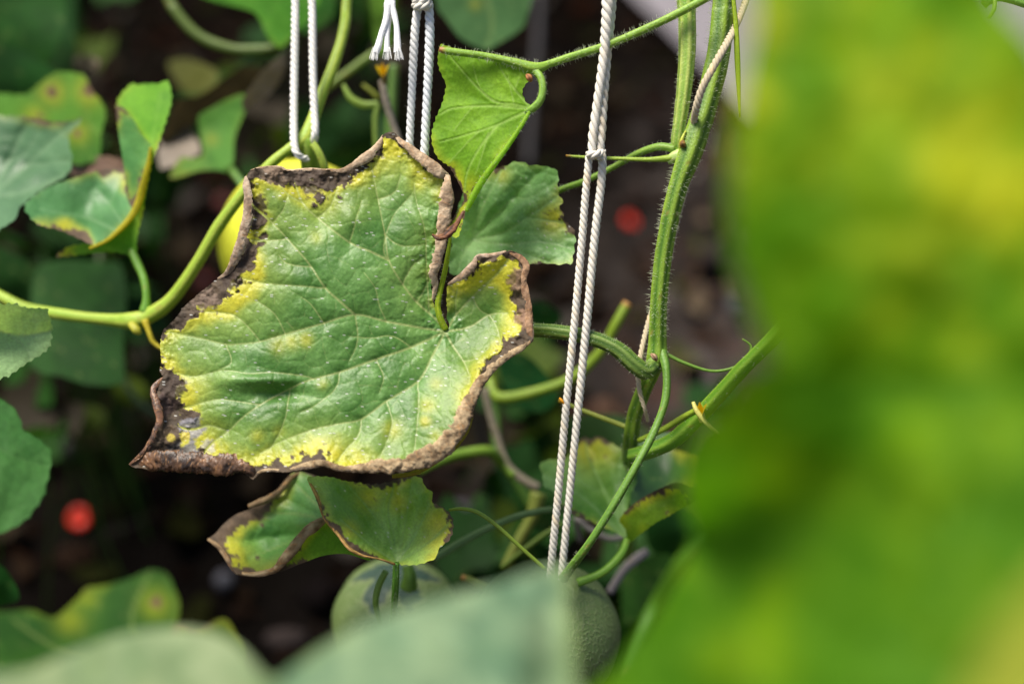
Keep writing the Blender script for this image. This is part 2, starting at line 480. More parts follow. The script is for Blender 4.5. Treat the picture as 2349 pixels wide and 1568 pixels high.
def hairs(p, r, parent, dens, length, width=0.00009, seed=0, name='hairs', mat=None, curl=0.3, lean=0.25):
    """fine bristles standing on a stem, dens per mm of stem"""
    g = np.random.default_rng(seed)
    t, n, b = frames(p)
    L = np.r_[0, np.cumsum(np.linalg.norm(np.diff(p, axis=0), axis=1))]
    N = int(L[-1] * 1000 * dens)
    s = g.uniform(0, L[-1], N); s = s[g.random(N) < .25 + 1.1 * vnoise(s * 260, s * 0, seed) * (vnoise(s * 1400, s * 0 + 4, seed) > .25)]; N = len(s); th = g.uniform(0, 2 * math.pi, N)
    def I(A): return np.stack([np.interp(s, L, A[:, k]) for k in range(3)], 1)
    P0 = I(p); T = I(t); Nn = I(n); B = I(b); R = np.interp(s, L, r)
    d = np.cos(th)[:, None] * Nn + np.sin(th)[:, None] * B
    d2 = d + T * g.normal(0, lean, N)[:, None] + g.normal(0, .15, (N, 3)); d2 /= np.linalg.norm(d2, axis=1)[:, None]
    ln = length * g.uniform(.4, 1.25, N)
    base = P0 + d * (R * .97)[:, None]
    mid = base + d2 * (ln * .55)[:, None]
    end = mid + (d2 + g.normal(0, curl, (N, 3)) + np.array([0, 0, -curl * .5])) * (ln * .45)[:, None]
    u = np.cross(d2, [0.2, 0.9, 0.3]); u /= np.linalg.norm(u, axis=1)[:, None]; w = np.cross(d2, u)
    vs = []
    for k in range(3):
        a = 2 * math.pi * k / 3; vs.append(base + (math.cos(a) * u + math.sin(a) * w) * width)
    for k in range(3):
        a = 2 * math.pi * k / 3; vs.append(mid + (math.cos(a) * u + math.sin(a) * w) * width * .7)
    vs.append(end)
    V = np.stack(vs, 1).reshape(-1, 3)
    q = np.arange(N)[:, None] * 7; F = []
    for k in range(3):
        k2 = (k + 1) % 3
        F += (q + np.array([[k, k2, 3 + k2, 3 + k]])).tolist()
        F += (q + np.array([[3 + k, 3 + k2, 6]])).tolist()
    return mesh_obj(name, V, F, mat or M_hair, parent, kind='stuff')

ROPE_W = S(230, 225, 213, 0.82); ROPE_D = S(214, 190, 150)
def rope_cols(U, V, seed, dirt=0.3, tint=None):
    base = ROPE_W if tint is None else tint
    d = sstep(.52, .8, fbm(U / 14, V * 0 + seed, seed + 3)) * dirt + 0.25 * dirt * sstep(.5, .8, fbm(U / 2, V, seed + 6))
    return mixc(np.broadcast_to(base, U.shape + (3,)), np.broadcast_to(ROPE_D, U.shape + (3,)), d)

def rope(pts, parent, seed=0, dirt=0.3, n=8, pitch=2.3, tint=None, fuzz=2.8):
    """three twisted strands laid along a path; the radius column is that of the whole rope"""
    c = catmull(np.asarray(extend(pts), float), n)
    p = P(c[:, 0], c[:, 1], c[:, 2]); R = c[:, 3] * KPX * c[:, 2] * .9
    L = np.r_[0, np.cumsum(np.linalg.norm(np.diff(p, axis=0), axis=1))]
    m = int(L[-1] / 0.0006) + 2; s = np.linspace(0, L[-1], m)
    p = np.stack([np.interp(s, L, p[:, k]) for k in range(3)], 1); R = np.interp(s, L, R)
    t, nn, b = frames(p)
    om = 2 * math.pi / (pitch * 2.15 * R.mean() * 1.0)
    wob = 0.25 * np.sin(s * 90 + seed)
    for k in range(3):
        a = s * om + 2 * math.pi * k / 3 + wob
        q = p + (np.cos(a)[:, None] * nn - np.sin(a)[:, None] * b) * (R * .50)[:, None]
        V_, F, U, V = tube_geo(q, R * .545, 8, cap=True)
        mesh_obj('strand', V_, F, M_rope, parent, rope_cols(U, V, seed + k, dirt, tint).reshape(-1, 3))
    if fuzz: hairs(p, R * .9, parent, fuzz, 0.0011, 0.000022, seed, 'fuzz', M_fuzz, curl=1.0, lean=.8)
    return p, R

# =================================================================== THE SETTING
GX0, GX1, GY0, GY1 = -1.6, 1.8, 0.25, 3.4
def soil_height(x, y):
    h = 0.05 * (fbm(x * 2.2 + 5, y * 2.2, 3) - .5) + 0.035 * (fbm(x * 11, y * 11, 5) - .5) + 0.014 * (fbm(x * 45, y * 45, 8) - .5)
    return h
def build_ground():
    n = 330
    X, Y = np.meshgrid(np.linspace(GX0, GX1, n), np.linspace(GY0, GY1, n))
    Z = soil_height(X, Y)
    a = sstep(.3, .75, fbm(X * 9, Y * 9, 31)); b2 = fbm(X * 40, Y * 40, 33)
    C = mixc(np.broadcast_to(S(40, 35, 33), X.shape + (3,)), np.broadcast_to(S(66, 60, 57), X.shape + (3,)), np.clip(a * .7 + (b2 - .4), 0, 1))
    left_shade = sstep(0.22, -0.12, X - 0.30 * (Y - 1.1) + .12 * (fbm(X * 7, Y * 7, 61) - .5)) * 0.93
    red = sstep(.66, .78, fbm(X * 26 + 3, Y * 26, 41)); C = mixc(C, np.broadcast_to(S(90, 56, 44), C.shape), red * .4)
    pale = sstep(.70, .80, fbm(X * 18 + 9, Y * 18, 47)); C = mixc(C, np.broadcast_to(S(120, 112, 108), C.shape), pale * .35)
    C = mixc(C * .8, np.broadcast_to(S(6, 5, 4), C.shape), left_shade)                 # shade under the dense rows on the left, painted into the soil colour
    V = np.stack([X, Y, Z], -1).reshape(-1, 3)
    i = np.arange(n - 1)[:, None] * n + np.arange(n - 1)[None]
    F = np.stack([i, i + 1, i + n + 1, i + n], -1).reshape(-1, 4)
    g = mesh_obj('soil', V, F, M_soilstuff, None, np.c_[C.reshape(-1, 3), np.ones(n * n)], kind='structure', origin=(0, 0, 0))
    # the wider field, running out to the horizon under the finely built bed
    q = 80
    mesh_obj('ground', [(-q, -q, -.06), (q, -q, -.06), (q, q, -.06), (-q, q, -.06)], [[0, 1, 2, 3]], M_soilstuff, None,
             np.tile(np.r_[S(70, 56, 46), 1], (4, 1)), kind='structure', origin=(0, 0, 0))
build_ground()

def build_path():
    def g(x, y, z=.034): return P(x, y, ground_depth(x, y, z))
    a = g(1400, -60); b = g(1610, 150); c = g(1740, 290); d = g(2600, 380)
    e = np.array([3.2, 3.4, .034]); f = np.array([a[0] + (a[0] - b[0]) * 1.2, 3.4, .034])
    o = np.array([a, b, c, d, e, f])[:, :2]
    n = 60; xs = np.linspace(o[:, 0].min(), o[:, 0].max(), n); ys = np.linspace(o[:, 1].min(), o[:, 1].max(), n)
    st = 0.03
    oo = catmull(o, 1, True)
    x, y, ed, F = sheet(oo, st, None, None)
    z = .034 + .004 * fbm(x * 9, y * 9, 3) + .02 * sstep(0, .05, ed)
    C = mixc(np.broadcast_to(S(112, 108, 112), x.shape + (3,)), np.broadcast_to(S(126, 122, 126), x.shape + (3,)), fbm(x * 6, y * 6, 5))
    mesh_obj('path', np.stack([x, y, z], -1), F, M_soilstuff, None, np.c_[C, np.ones(len(C))], kind='structure', origin=(0, 0, 0))
build_path()

def build_debris():
    """clods and crumbs of soil, too many to count"""
    V = []; F = []; C = []; g = np.random.default_rng(5)
    ico = [(0, 0, 1), (.9, 0, .3), (.28, .85, .3), (-.72, .53, .3), (-.72, -.53, .3), (.28, -.85, .3), (0, 0, -.6)]
    tri = [(0, 1, 2), (0, 2, 3), (0, 3, 4), (0, 4, 5), (0, 5, 1), (6, 2, 1), (6, 3, 2), (6, 4, 3), (6, 5, 4), (6, 1, 5)]
    for k in range(5200):
        x = g.uniform(-.85, 1.2); y = g.uniform(.5, 2.6); s = 0.003 + 0.016 * g.random() ** 4
        z = float(soil_height(np.array([x]), np.array([y]))[0])
        a = g.uniform(0, 6.28); q = len(V)
        for v in ico:
            w = np.array(v) * s * g.uniform(.7, 1.3, 3)
            V.append((x + w[0] * math.cos(a) - w[1] * math.sin(a), y + w[0] * math.sin(a) + w[1] * math.cos(a), z + w[2] * .8 + s * .2))
        F += [[q + i for i in t] for t in tri]
        dark = 0.16 if x - 0.3 * (y - 1.1) < .06 else .75  # clods on the left are darkened to carry the soil's painted shade
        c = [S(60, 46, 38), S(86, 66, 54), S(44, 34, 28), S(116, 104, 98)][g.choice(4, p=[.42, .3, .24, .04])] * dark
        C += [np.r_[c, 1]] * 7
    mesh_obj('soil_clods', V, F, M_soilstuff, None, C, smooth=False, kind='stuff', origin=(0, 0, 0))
build_debris()

def build_litter():
    """withered leaf scraps and straw strewn over the bed"""
    V = []; F = []; C = []; g = np.random.default_rng(21)
    pal = [S(112, 98, 80), S(84, 66, 52), S(60, 46, 36), S(134, 126, 118), S(78, 82, 44), S(96, 60, 44)]
    for k in range(1500):
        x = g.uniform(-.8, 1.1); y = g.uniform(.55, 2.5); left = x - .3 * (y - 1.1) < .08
        z = float(soil_height(np.array([x]), np.array([y]))[0]); a = g.uniform(0, 6.28)
        straw = g.random() < .4
        L = g.uniform(.03, .12) if straw else g.uniform(.015, .05); w = .0016 if straw else L * g.uniform(.35, .8)
        ca, sa = math.cos(a), math.sin(a); c = pal[g.choice(6, p=[.2, .24, .24, .08, .14, .10])] * (.14 if left else .6); q = len(V); h = g.uniform(.004, .03); b = g.uniform(-1, 1)  # left-hand scraps get much darker colours, standing in for shade there
        for i in range(5):
            t = i / 4 - .5; ww = w * (1 - (2 * t) ** 2 * .75) * .5
            for sgn in (-1, 0, 1):
                lx = t * L + g.normal(0, L * .02); ly = sgn * ww + b * t * t * L * .5
                lz = z + .006 + h * (.3 + t * t * 2.5) + (0 if sgn else -.3 * ww) + (0 if straw else g.normal(0, .0015))
                V.append((x + lx * ca - ly * sa, y + lx * sa + ly * ca, lz)); C.append(np.r_[c * g.uniform(.8, 1.2), 1])
        for i in range(4):
            for j in range(2): F.append([q + i * 3 + j, q + i * 3 + j + 1, q + i * 3 + 4 + j, q + i * 3 + 3 + j])
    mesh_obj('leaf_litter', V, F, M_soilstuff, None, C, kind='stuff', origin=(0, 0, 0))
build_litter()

def build_growth():
    """low dim tangle of vine foliage filling the gaps far behind"""
    V = []; F = []; C = []; g = np.random.default_rng(33)
    spots = [(60, 120, 1.3, 150, 34), (200, 330, 1.15, 60, 14), (120, 620, 1.1, 120, 30), (240, 470, 1.15, 80, 12), (300, 640, 1.1, 60, 10), (560, 200, 1.5, 90, 6), (620, 330, 1.2, 70, 9), (800, 330, 1.2, 90, 14),
             (850, 80, 1.5, 80, 14), (100, 930, 1.0, 60, 6), (1210, 880, 1.05, 80, 10), (1180, 1040, 1.0, 60, 9), (1350, 1130, .98, 90, 14), (1500, 1330, .92, 90, 26), (1560, 1180, .95, 80, 18), (1260, 1220, .95, 90, 10), (1480, 1500, .88, 90, 20),
             (20, 40, 1.5, 140, 16), (350, 420, 1.2, 60, 6), (700, 60, 1.5, 90, 10), (1700, 980, 1.1, 90, 10), (1100, 1280, .95, 50, 5), (430, 250, 1.35, 60, 4)]
    for (cx, cy, d, sp, n) in spots:
        for k in range(n):
            px = g.normal(cx, sp * .6); py = g.normal(cy, sp * .6); dd = min(d, float(ground_depth(px, py, .09))) + g.normal(0, .03)
            c0 = P(px, py, dd); s_ = g.uniform(.010, .030); nrm = g.normal(0, 1, 3) + np.array([0, -.5, 1.2]); nrm /= np.linalg.norm(nrm)
            u = np.cross(nrm, g.normal(0, 1, 3)); u /= np.linalg.norm(u); v = np.cross(nrm, u)
            cc = [S(30, 62, 22), S(40, 78, 26), S(66, 84, 26), S(46, 40, 28)][g.choice(4, p=[.45, .3, .15, .10])]
            q = len(V); V.append(c0 - nrm * s_ * .25); C.append(np.r_[cc, 0])
            m = 14
            for i in range(m):
                a = 2 * math.pi * i / m; r_ = s_ * (1 + .18 * math.cos(5 * a) + g.normal(0, .05)) * (.55 if i == 0 else 1)
                V.append(c0 + r_ * (math.cos(a) * u + math.sin(a) * v) + nrm * s_ * g.normal(0, .08)); C.append(np.r_[cc * g.uniform(.85, 1.15), 0])
            F += [[q, q + 1 + i, q + 1 + (i + 1) % m] for i in range(m)]
            if g.random() < .6:       # a petiole down to the soil
                e = c0 + np.array([g.normal(0, .03), g.normal(0, .03), -c0[2] + .0]); w = np.array([.0012, 0, 0]); q = len(V)
                mid = (c0 + e) / 2 + np.array([g.normal(0, .015), 0, .01]); cs = S(60, 88, 32)
                for pt in (c0, mid, e):
                    for o_ in (w, np.array([-.0006, .001, 0]), np.array([-.0006, -.001, 0])): V.append(pt + o_); C.append(np.r_[cs, 0])
                for j in range(2):
                    for i in range(3): F.append([q + 3 * j + i, q + 3 * j + (i + 1) % 3, q + 3 * j + 3 + (i + 1) % 3, q + 3 * j + 3 + i])
    mesh_obj('vine_undergrowth', V, F, M_back, None, C, kind='stuff', origin=(0, 0, 0))
build_growth()

# =================================================================== SUBJECT VINE (right of centre)
FD = 0.600      # focus plane
vine = thing('melon_vine', 'upright hairy melon vine right of the doubled white cord, carrying the big scorched leaf', 'vine', P(1450, 1100, .66) * [1, 1, 0])
SG1 = S(152, 182, 60); SG2 = S(66, 110, 16); SD1 = S(120, 150, 62); SD2 = S(66, 100, 34)

o, p, r = tube('stem', [(1660, -40, .610, 24), (1655, 40, .609, 24), (1645, 130, .607, 25), (1622, 225, .605, 25), (1598, 300, .604, 27), (1578, 360, .603, 25), (1555, 425, .603, 22),
     (1536, 500, .604, 20), (1520, 590, .606, 19), (1510, 690, .608, 19), (1507, 780, .611, 20), (1505, 822, .612, 23), (1496, 850, .616, 18), (1475, 895, .622, 17),
     (1455, 950, .628, 17), (1446, 1010, .640, 17), (1443, 1060, .69, 17), (1440, 1130, .75, 16), (1440, 1250, .83, 15), (1440, 1800, 1.05, 15)], M_stem, vine, SG1, SG2, 20, 8, .13, 5, seed=2)
hairs(p[:88], r[:88], o, 14, .0024, .00007, 4)
hairs(p[88:], r[88:], o, 5, .002, .00006, 5)
o, p, r = tube('petiole', [(1571, -40, .602, 20), (1576, 40, .602, 19), (1576, 120, .602, 18), (1570, 200, .602, 17), (1561, 270, .603, 15), (1554, 320, .604, 14), (1556, 350, .606, 14)],
     M_stem, vine, S(196, 208, 110), S(120, 164, 50), 20, 8, .10, 6, seed=3)
hairs(p, r, o, 16, .0017, .00006, 6)
o, p, r = tube('petiole', [(1032, 772, .607, 9), (1090, 768, .615, 14), (1160, 758, .618, 15), (1225, 757, .614, 15), (1290, 762, .610, 15), (1360, 776, .608, 16), (1415, 800, .606, 17),
     (1455, 835, .605, 18), (1482, 852, .606, 18), (1502, 838, .609, 15)], M_stem, vine, S(118, 142, 58), S(58, 92, 26), 20, 8, .11, 6, seed=4)
hairs(p, r, o, 9, .0016, .00006, 7)
o, p, r = tube('petiole', [(1082, 550, .648, 6), (1180, 490, .650, 7), (1280, 438, .636, 7), (1340, 416, .626, 7), (1400, 387, .620, 7), (1460, 354, .612, 8), (1510, 337, .606, 9), (1548, 342, .604, 10)],
     M_stem, vine, S(150, 178, 72), S(96, 140, 44), 12, 6, .06, 5, seed=5)
hairs(p, r, o, 7, .0012, .00005, 8)
o, p, r = tube('tendril', [(1298, 357, .606, 2.5), (1350, 361, .605, 3.5), (1420, 364, .604, 4.5), (1490, 366, .603, 5.5), (1545, 362, .603, 9)], M_stem, vine, S(160, 188, 62), None, 8, 5, 0, seed=6, tip=(S(150, 110, 40), False))
hairs(p, r, o, 5, .0008, .00004, 9)
tube('tendril', [(1680, -30, .597, 5), (1688, 60, .597, 6), (1692, 150, .597, 6), (1697, 270, .597, 2)], M_stem, vine, S(168, 190, 40), S(130, 160, 24), 10, 5, .1, seed=7)
tube('tendril', [(1528, 812, .612, 5), (1575, 834, .611, 4), (1635, 851, .611, 3.5), (1690, 840, .611, 3.5), (1718, 812, .610, 3.2), (1722, 792, .610, 2.6), (1703, 777, .610, 2)], M_stem, vine, S(110, 150, 50), None, 8, 6, 0, seed=8)
tube('tendril', [(1560, 350, .602, 4), (1563, 325, .600, 5), (1573, 300, .600, 2)], M_stem, vine, S(190, 200, 70), None, 8, 4, 0)
tube('bud', [(1571, 338, .599, 4), (1566, 330, .599, 8), (1568, 322, .599, 3)], M_dry, vine, S(150, 120, 50), S(90, 60, 30), 8, 4, .1)
# junction swellings
tube('node', [(1530, 370, .604, 8), (1548, 360, .6035, 14), (1574, 350, .6035, 15)], M_stem, vine, S(190, 206, 130), S(160, 188, 96), 16, 6, .04)
tube('node', [(1488, 832, .612, 10), (1503, 824, .610, 15), (1522, 812, .611, 12)], M_stem, vine, S(150, 176, 96), S(110, 146, 64), 16, 6, .04)
tube('leaf_scar', [(1494, 812, .6035, 3), (1501, 818, .6015, 7), (1506, 826, .6035, 3)], M_dry, vine, S(190, 160, 130), S(110, 80, 50), 10, 4, 0)
o, p, r = tube('fruit_stalk', [(1518, 806, .610, 12), (1528, 850, .606, 9), (1526, 915, .603, 9), (1502, 985, .600, 9), (1462, 1062, .596, 9), (1412, 1150, .594, 9), (1355, 1240, .596, 9), (1318, 1290, .604, 10), (1292, 1325, .618, 12)],
     M_stem, vine, S(118, 156, 60), S(80, 124, 36), 12, 8, .05, 5, seed=9)
hairs(p[20:], r[20:], o, 4, .0012, .00005, 10)
o, p, r = tube('side_shoot', [(1450, 1046, .632, 18), (1490, 1034, .625, 18), (1545, 1010, .618, 18), (1595, 965, .612, 18), (1645, 912, .606, 18), (1705, 845, .598, 17), (1775, 775, .588, 17), (1840, 700, .575, 17)],
     M_stem, vine, S(130, 166, 50), S(74, 124, 22), 16, 8, .10, 5, seed=10)
hairs(p, r, o, 4, .0012, .00005, 11)
tube('tendril', [(1282, 918, .640, 4), (1340, 942, .637, 5.5), (1400, 965, .634, 6), (1440, 980, .632, 6)], M_stem, vine, S(170, 182, 70), None, 8, 5, 0, tip=(S(190, 150, 30), False))
tube('fruit_stalk', [(1465, 1010, .628, 6), (1520, 985, .62, 7), (1570, 955, .613, 7), (1612, 933, .606, 7)], M_stem, vine, S(150, 176, 50), None, 8, 5, 0)

# ---- the big scorched leaf
main_outline = [(575, 391), (600, 384), (638, 384), (661, 392), (708, 388), (749, 390), (786, 396), (815, 384), (845, 366), (866, 345), (874, 322), (880, 308), (896, 303), (910, 308),
    (928, 334), (955, 360), (985, 388), (1015, 410), (1020, 440), (1018, 490), (1008, 540), (1000, 590), (990, 625), (990, 653), (994, 690), (1003, 730), (1012, 752), (1024, 754), (1031, 744),
    (1026, 725), (1023, 700), (1024, 676), (1028, 653), (1061, 633), (1082, 610), (1094, 588), (1115, 592), (1145, 586), (1168, 575), (1198, 586), (1213, 608), (1208, 642), (1215, 695), (1222, 741),
    (1221, 782), (1179, 802), (1145, 826), (1117, 850), (1098, 895), (1080, 945), (1058, 1000), (1028, 1035), (975, 1066), (933, 1083), (886, 1085), (815, 1080), (772, 1077), (726, 1070), (658, 1081),
    (601, 1081), (581, 1098), (562, 1086), (524, 1078), (451, 1078), (386, 1078), (330, 1074), (300, 1066), (322, 1050), (337, 1028), (357, 998), (367, 960), (360, 928), (350, 895), (373, 868),
    (366, 852), (370, 830), (369, 805), (370, 776), (376, 757), (397, 734), (421, 705), (462, 668), (503, 637), (534, 608), (540, 571), (553, 536), (562, 498), (561, 457), (565, 411)]
main_ctrl = [(1021, 757, .602), (900, 600, .599), (880, 310, .606), (720, 400, .604), (575, 395, .602), (570, 560, .600), (700, 600, .596), (400, 740, .599), (375, 820, .598), (520, 860, .592), (350, 900, .594),
    (700, 820, .592), (800, 700, .594), (300, 1066, .590), (450, 1000, .590), (560, 1080, .585), (700, 950, .588), (740, 1060, .580), (900, 950, .588), (900, 1085, .577), (1000, 880, .592), (1040, 1010, .580),
    (1110, 850, .590), (1220, 780, .592), (1150, 700, .603), (1215, 620, .596), (1100, 600, .598), (1030, 660, .604), (1060, 760, .603), (1000, 500, .601), (1000, 700, .602)]
C0 = (1021, 760)
main_veins = [
 (0, [C0, (943, 796), (862, 824), (780, 853), (708, 872), (667, 890), (597, 928), (553, 960), (524, 989), (489, 1013), (465, 1040)]),
 (0, [C0, (958, 750), (886, 737), (814, 721), (743, 741), (655, 766), (597, 783), (556, 788), (518, 789), (451, 773), (390, 762)]),
 (0, [(814, 721), (780, 691), (746, 660), (714, 612), (688, 580), (626, 512), (585, 477), (570, 455)]),
 (0, [C0, (1000, 732), (956, 693), (924, 652), (892, 597), (883, 538), (867, 457), (851, 375)]),
 (0, [(892, 597), (846, 575), (802, 556), (729, 500), (694, 465), (676, 415)]),
 (0, [C0, (990, 820), (959, 874), (886, 920), (829, 961), (780, 971), (720, 984), (650, 1010), (597, 1039)]),
 (0, [C0, (1040, 795), (1063, 828), (1078, 862)]),
 (0, [C0, (1076, 750), (1122, 722), (1165, 718)]),
 (0, [C0, (1034, 742), (1046, 722), (1084, 680), (1141, 627), (1165, 595)]),
 (1, [(959, 874), (960, 915), (959, 950), (953, 1018), (945, 1060)]),
 (1, [(829, 961), (822, 995), (795, 1030), (770, 1060)]),
 (1, [(886, 920), (900, 970), (880, 1030), (868, 1060)]),
 (1, [(667, 890), (661, 922), (655, 955), (641, 992), (620, 1030)]),
 (1, [(597, 928), (538, 919), (500, 915), (457, 925), (407, 940)]),
 (1, [(720, 870), (700, 862), (626, 854), (568, 856), (509, 849), (450, 862), (400, 855)]),
 (1, [(524, 989), (480, 975), (440, 985), (400, 975)]),
 (1, [(780, 853), (770, 890), (730, 925), (690, 945)]),
 (1, [(746, 661), (680, 655), (612, 650), (556, 638)]),
 (1, [(656, 548), (620, 552), (574, 550)]),
 (1, [(714, 612), (660, 605), (640, 585)]),
 (1, [(597, 783), (565, 745), (530, 720), (470, 715)]),
 (1, [(655, 766), (630, 720), (590, 690)]),
 (1, [(743, 741), (715, 700), (690, 680)]),
 (1, [(985, 715), (980, 650), (978, 597), (974, 524), (955, 463), (950, 420)]),
 (1, [(956, 693), (985, 640), (990, 600)]),
 (1, [(924, 652), (945, 610), (972, 590)]),
 (1, [(883, 538), (910, 560), (945, 565), (972, 560)]),
 (1, [(867, 457), (905, 440), (920, 400)]),
 (1, [(892, 597), (880, 570), (900, 500), (950, 440)]),
 (1, [(729, 500), (760, 470), (775, 430)]),
 (1, [(802, 556), (818, 500), (830, 460)]),
 (1, [(694, 465), (665, 450), (640, 425)]),
 (1, [(626, 512), (650, 480), (660, 450)]),
 (1, [(886, 737), (870, 700), (860, 660), (835, 625)]),
 (1, [(943, 796), (900, 770), (850, 775), (800, 770)]),
 (1, [(862, 824), (880, 865), (870, 900)]),
 (1, [(814, 721), (820, 780), (800, 830)]),
 (1, [(518, 789), (530, 830), (500, 849)]),
 (1, [(1063, 828), (1090, 822), (1120, 800)]),
 (1, [(1122, 722), (1140, 750), (1150, 790)]),
 (1, [(1084, 680), (1100, 710), (1122, 722)]),
 (1, [(1046, 722), (1045, 690), (1050, 660)]),
]
main_edge = [(575, 400, 26, 55), (562, 440, 12, 60), (590, 470, 30, 70), (562, 500, 34, 70), (560, 560, 42, 80), (540, 610, 40, 100), (500, 650, 46, 100), (450, 690, 44, 84), (410, 725, 30, 50), (378, 765, 5, 30), (370, 800, 0, 14),
    (370, 835, 5, 36), (378, 865, 35, 70), (350, 900, 70, 100), (365, 950, 78, 120), (360, 1000, 92, 130), (320, 1060, 95, 130), (400, 1075, 90, 130), (470, 1078, 46, 90), (540, 1080, 22, 55), (600, 1080, 12, 45), (650, 1080, 22, 80),
    (740, 1070, 30, 85), (800, 1080, 10, 60), (860, 1085, 6, 40), (940, 1083, 14, 22), (1020, 1040, 14, 18), (1060, 990, 14, 18), (1095, 900, 12, 45), (1115, 850, 14, 55), (1180, 800, 24, 80), (1220, 780, 50, 85),
    (1218, 720, 46, 92), (1208, 650, 44, 95), (1212, 610, 40, 90), (1190, 585, 34, 90), (1150, 585, 22, 90), (1110, 592, 16, 85), (1080, 612, 10, 70), (1045, 645, 2, 60), (1023, 690, 0, 22), (1027, 735, 0, 0), (1021, 755, 0, 0),
    (1003, 730, 0, 0), (992, 660, 0, 2), (1000, 590, 0, 2), (1010, 500, 0, 3), (1018, 430, 0, 20), (985, 388, 6, 30), (945, 350, 4, 30), (910, 312, 12, 60), (895, 305, 34, 80), (876, 320, 20, 50), (850, 362, 8, 30),
    (815, 384, 22, 60), (780, 396, 32, 75), (735, 390, 62, 110), (700, 390, 40, 100), (670, 392, 36, 90), (625, 385, 40, 80)]
GV = S(128, 126, 132); DKB = S(58, 44, 34)
main_tints = [(440, 985, 26, GV, 1.0), (432, 1040, 26, GV, .95), (405, 1035, 22, S(84, 78, 74), .9), (425, 1000, 11, S(190, 176, 60), 1.1), (392, 1005, 10, S(160, 146, 50), 1.0), (478, 1020, 18, S(200, 196, 170), .8),
    (400, 890, 26, DKB, 1.0), (380, 930, 24, S(76, 60, 54), .9), (590, 470, 24, DKB, 1.0), (555, 590, 22, DKB, 1.0), (530, 640, 24, DKB, .9), (710, 410, 40, S(70, 56, 44), .9), (630, 400, 26, S(118, 98, 80), .7), (470, 690, 26, S(112, 94, 80), .8), (1190, 640, 26, S(134, 108, 84), .9), (1205, 730, 24, S(140, 110, 88), .9)]
def main_extra(x, y, ed):
    # folds: cupped left pocket, ridge above the long vein, lifted rims
    e = 5.0 * np.exp(-ed / 14) * sstep(900, 1000, y) * sstep(1100, 600, x) * 0.6
    e = e - 3.2 * np.exp(-((x - 640) ** 2 / 90 ** 2 + (y - 905) ** 2 / 16 ** 2))
    e = e + 2.2 * np.exp(-((x - 590) ** 2 / 80 ** 2 + (y - 870) ** 2 / 14 ** 2))
    e = e + 2.5 * np.exp(-((x - 810) ** 2 + (y - 500) ** 2) / 35 ** 2) + 2.0 * np.exp(-((x - 960) ** 2 + (y - 500) ** 2) / 30 ** 2)
    e = e - 3.0 * np.exp(-((x - 390) ** 2 + (y - 950) ** 2) / 28 ** 2) + 1.2 * (fbm(x / 16, y / 16, 77) - .5) * sstep(60, 10, ed) * 2
    return e
big = make_leaf('leaf', main_outline, main_ctrl, vine, veins=main_veins, step=2.1, smooth_o=3, serr=(1.2, 9), seed=12, edge=main_edge, pucker=1.15, wave=2.0, cell=58, vein_w=2.5, quilt=.42, yscale=1.28, bscale=.95, halo=85, tline=.32, tints=main_tints, crinkle=1.5,
    green=S(68, 114, 42), green2=S(102, 146, 72), yel=S(206, 196, 44), brn=S(76, 62, 46), vein_col=S(168, 176, 112), dust=330, jag=4, extra=main_extra,
    blobs=[(640, 790, 22, .45), (668, 783, 20, .55), (700, 779, 18, .65), (725, 545, 16, .35), (980, 930, 20, .6), (975, 965, 14, .8), (1000, 880, 16, .45), (900, 985, 24, .55), (740, 880, 14, .35), (590, 1000, 16, .5),
           (640, 990, 14, .35), (900, 380, 26, .3), (960, 420, 22, .6), (440, 890, 36, .55), (470, 1000, 40, .5), (1000, 1000, 16, .4), (740, 455, 34, .6)],
    brown_blobs=[(735, 455, 16, .9), (722, 470, 8, .8), (750, 432, 10, .9), (640, 1050, 9, .8), (690, 1040, 8, .8), (672, 1048, 9, .9), (705, 1050, 12, .8), (735, 1036, 7, .8), (752, 1042, 7, .8), (780, 452, 5, .9), (600, 500, 18, .8), (606, 540, 12, .7)],
    label='large green leaf with yellow blotches and a scorched brown rim, hanging in sharp focus')

